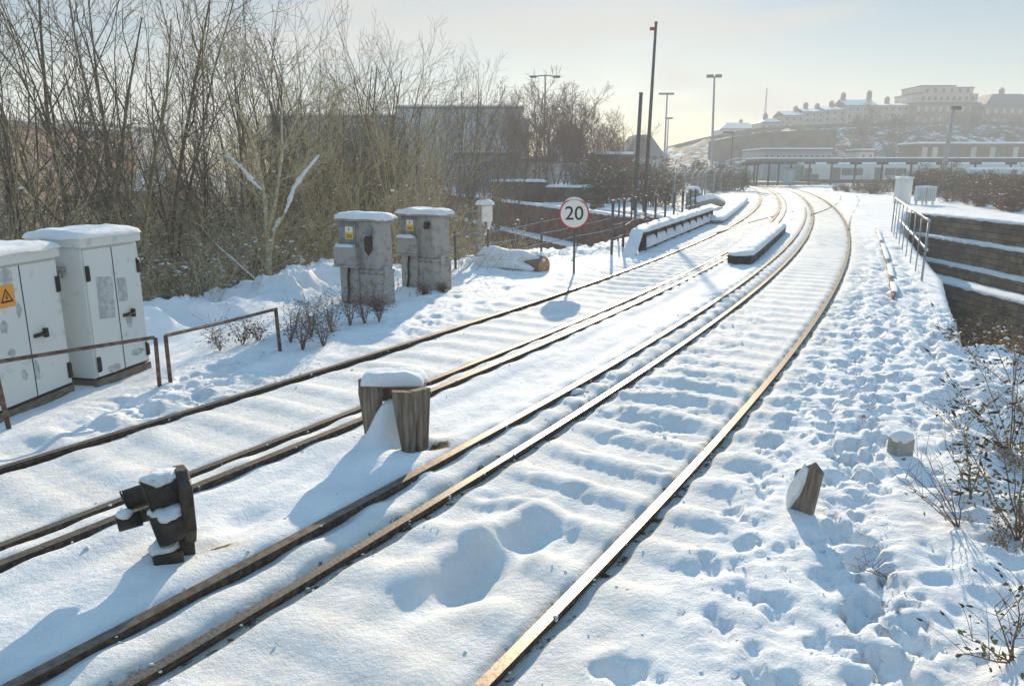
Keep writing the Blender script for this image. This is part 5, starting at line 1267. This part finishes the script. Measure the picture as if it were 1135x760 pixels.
# ------------------------------------------------------------------ haze
HZ = MB().box(-420,-14,-9,460,400,38).build('haze', []); tag(HZ, kind='stuff')
hm = bpy.data.materials.new('haze_air'); hm.use_nodes = True; N = hm.node_tree.nodes; N.clear()
ou = N.new('ShaderNodeOutputMaterial'); pv = N.new('ShaderNodeVolumePrincipled'); pv.inputs['Color'].default_value = (.93,.96,1,1)
pv.inputs['Density'].default_value = .00155; pv.inputs['Anisotropy'].default_value = .12; hm.node_tree.links.new(pv.outputs[0], ou.inputs['Volume'])
HZ.data.materials.append(hm)

# ------------------------------------------------------------------ sky and sun
SUN_EL, SUN_AZ = R(18.5), R(7.5)      # azimuth to the right of the view direction (+y)
w = bpy.data.worlds.new('World'); scene.world = w; w.use_nodes = True; N = w.node_tree.nodes; Lk = w.node_tree.links
bg = N['Background']; sky = N.new('ShaderNodeTexSky'); sky.sky_type = 'NISHITA'; sky.sun_disc = False
sky.sun_elevation = SUN_EL; sky.sun_rotation = SUN_AZ; sky.air_density = 1.0; sky.dust_density = 0.12; sky.ozone_density = 1.0
tc = N.new('ShaderNodeTexCoord'); mp = N.new('ShaderNodeMapping'); mp.inputs['Scale'].default_value = (1.0,1.0,4.5); mp.inputs['Rotation'].default_value = (0,.12,0); Lk.new(tc.outputs['Generated'], mp.inputs['Vector'])
cn = N.new('ShaderNodeTexNoise'); cn.inputs['Scale'].default_value = 2.3; cn.inputs['Detail'].default_value = 9; cn.inputs['Roughness'].default_value = .55; cn.inputs['Distortion'].default_value = .4
Lk.new(mp.outputs[0], cn.inputs['Vector'])
cr = N.new('ShaderNodeValToRGB'); cr.color_ramp.elements[0].position = .45; cr.color_ramp.elements[1].position = .60; cr.color_ramp.elements[0].color = (.04,.04,.04,1); cr.color_ramp.elements[1].color = (.75,.75,.75,1)
Lk.new(cn.outputs['Fac'], cr.inputs['Fac'])
mx = N.new('ShaderNodeMix'); mx.data_type = 'RGBA'; Lk.new(cr.outputs['Color'], mx.inputs['Factor']); Lk.new(sky.outputs[0], mx.inputs['A']); mx.inputs['B'].default_value = (9.5,9.3,8.7,1)
# bright blue veil added in the unseen upper sky to lift and tint shadows
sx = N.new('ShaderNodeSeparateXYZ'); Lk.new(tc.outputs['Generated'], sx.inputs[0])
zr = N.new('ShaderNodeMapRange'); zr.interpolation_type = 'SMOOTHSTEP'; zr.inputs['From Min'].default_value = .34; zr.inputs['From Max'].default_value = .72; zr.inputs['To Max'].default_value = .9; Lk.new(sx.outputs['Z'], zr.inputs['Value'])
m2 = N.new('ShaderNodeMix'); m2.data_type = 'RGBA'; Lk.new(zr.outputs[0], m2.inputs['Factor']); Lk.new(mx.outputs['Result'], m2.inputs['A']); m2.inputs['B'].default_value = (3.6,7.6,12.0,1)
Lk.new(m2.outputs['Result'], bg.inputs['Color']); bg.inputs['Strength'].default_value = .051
sl = bpy.data.lights.new('sun', 'SUN'); sl.energy = 5.0; sl.angle = R(.5); sl.color = (1,.83,.60)
so = bpy.data.objects.new('sun', sl); col.objects.link(so)
dirv = Vector((math.sin(SUN_AZ)*math.cos(SUN_EL), math.cos(SUN_AZ)*math.cos(SUN_EL), math.sin(SUN_EL)))
so.rotation_euler = dirv.to_track_quat('Z', 'Y').to_euler()
scene.view_settings.view_transform = 'Standard'; scene.view_settings.look = 'None'; scene.view_settings.exposure = 0.53; scene.view_settings.gamma = 1
scene.view_settings.use_curve_mapping = False
scene.cycles.max_bounces = 6; scene.cycles.volume_bounces = 1; scene.cycles.use_denoising = True
scene.cycles.use_adaptive_sampling = True
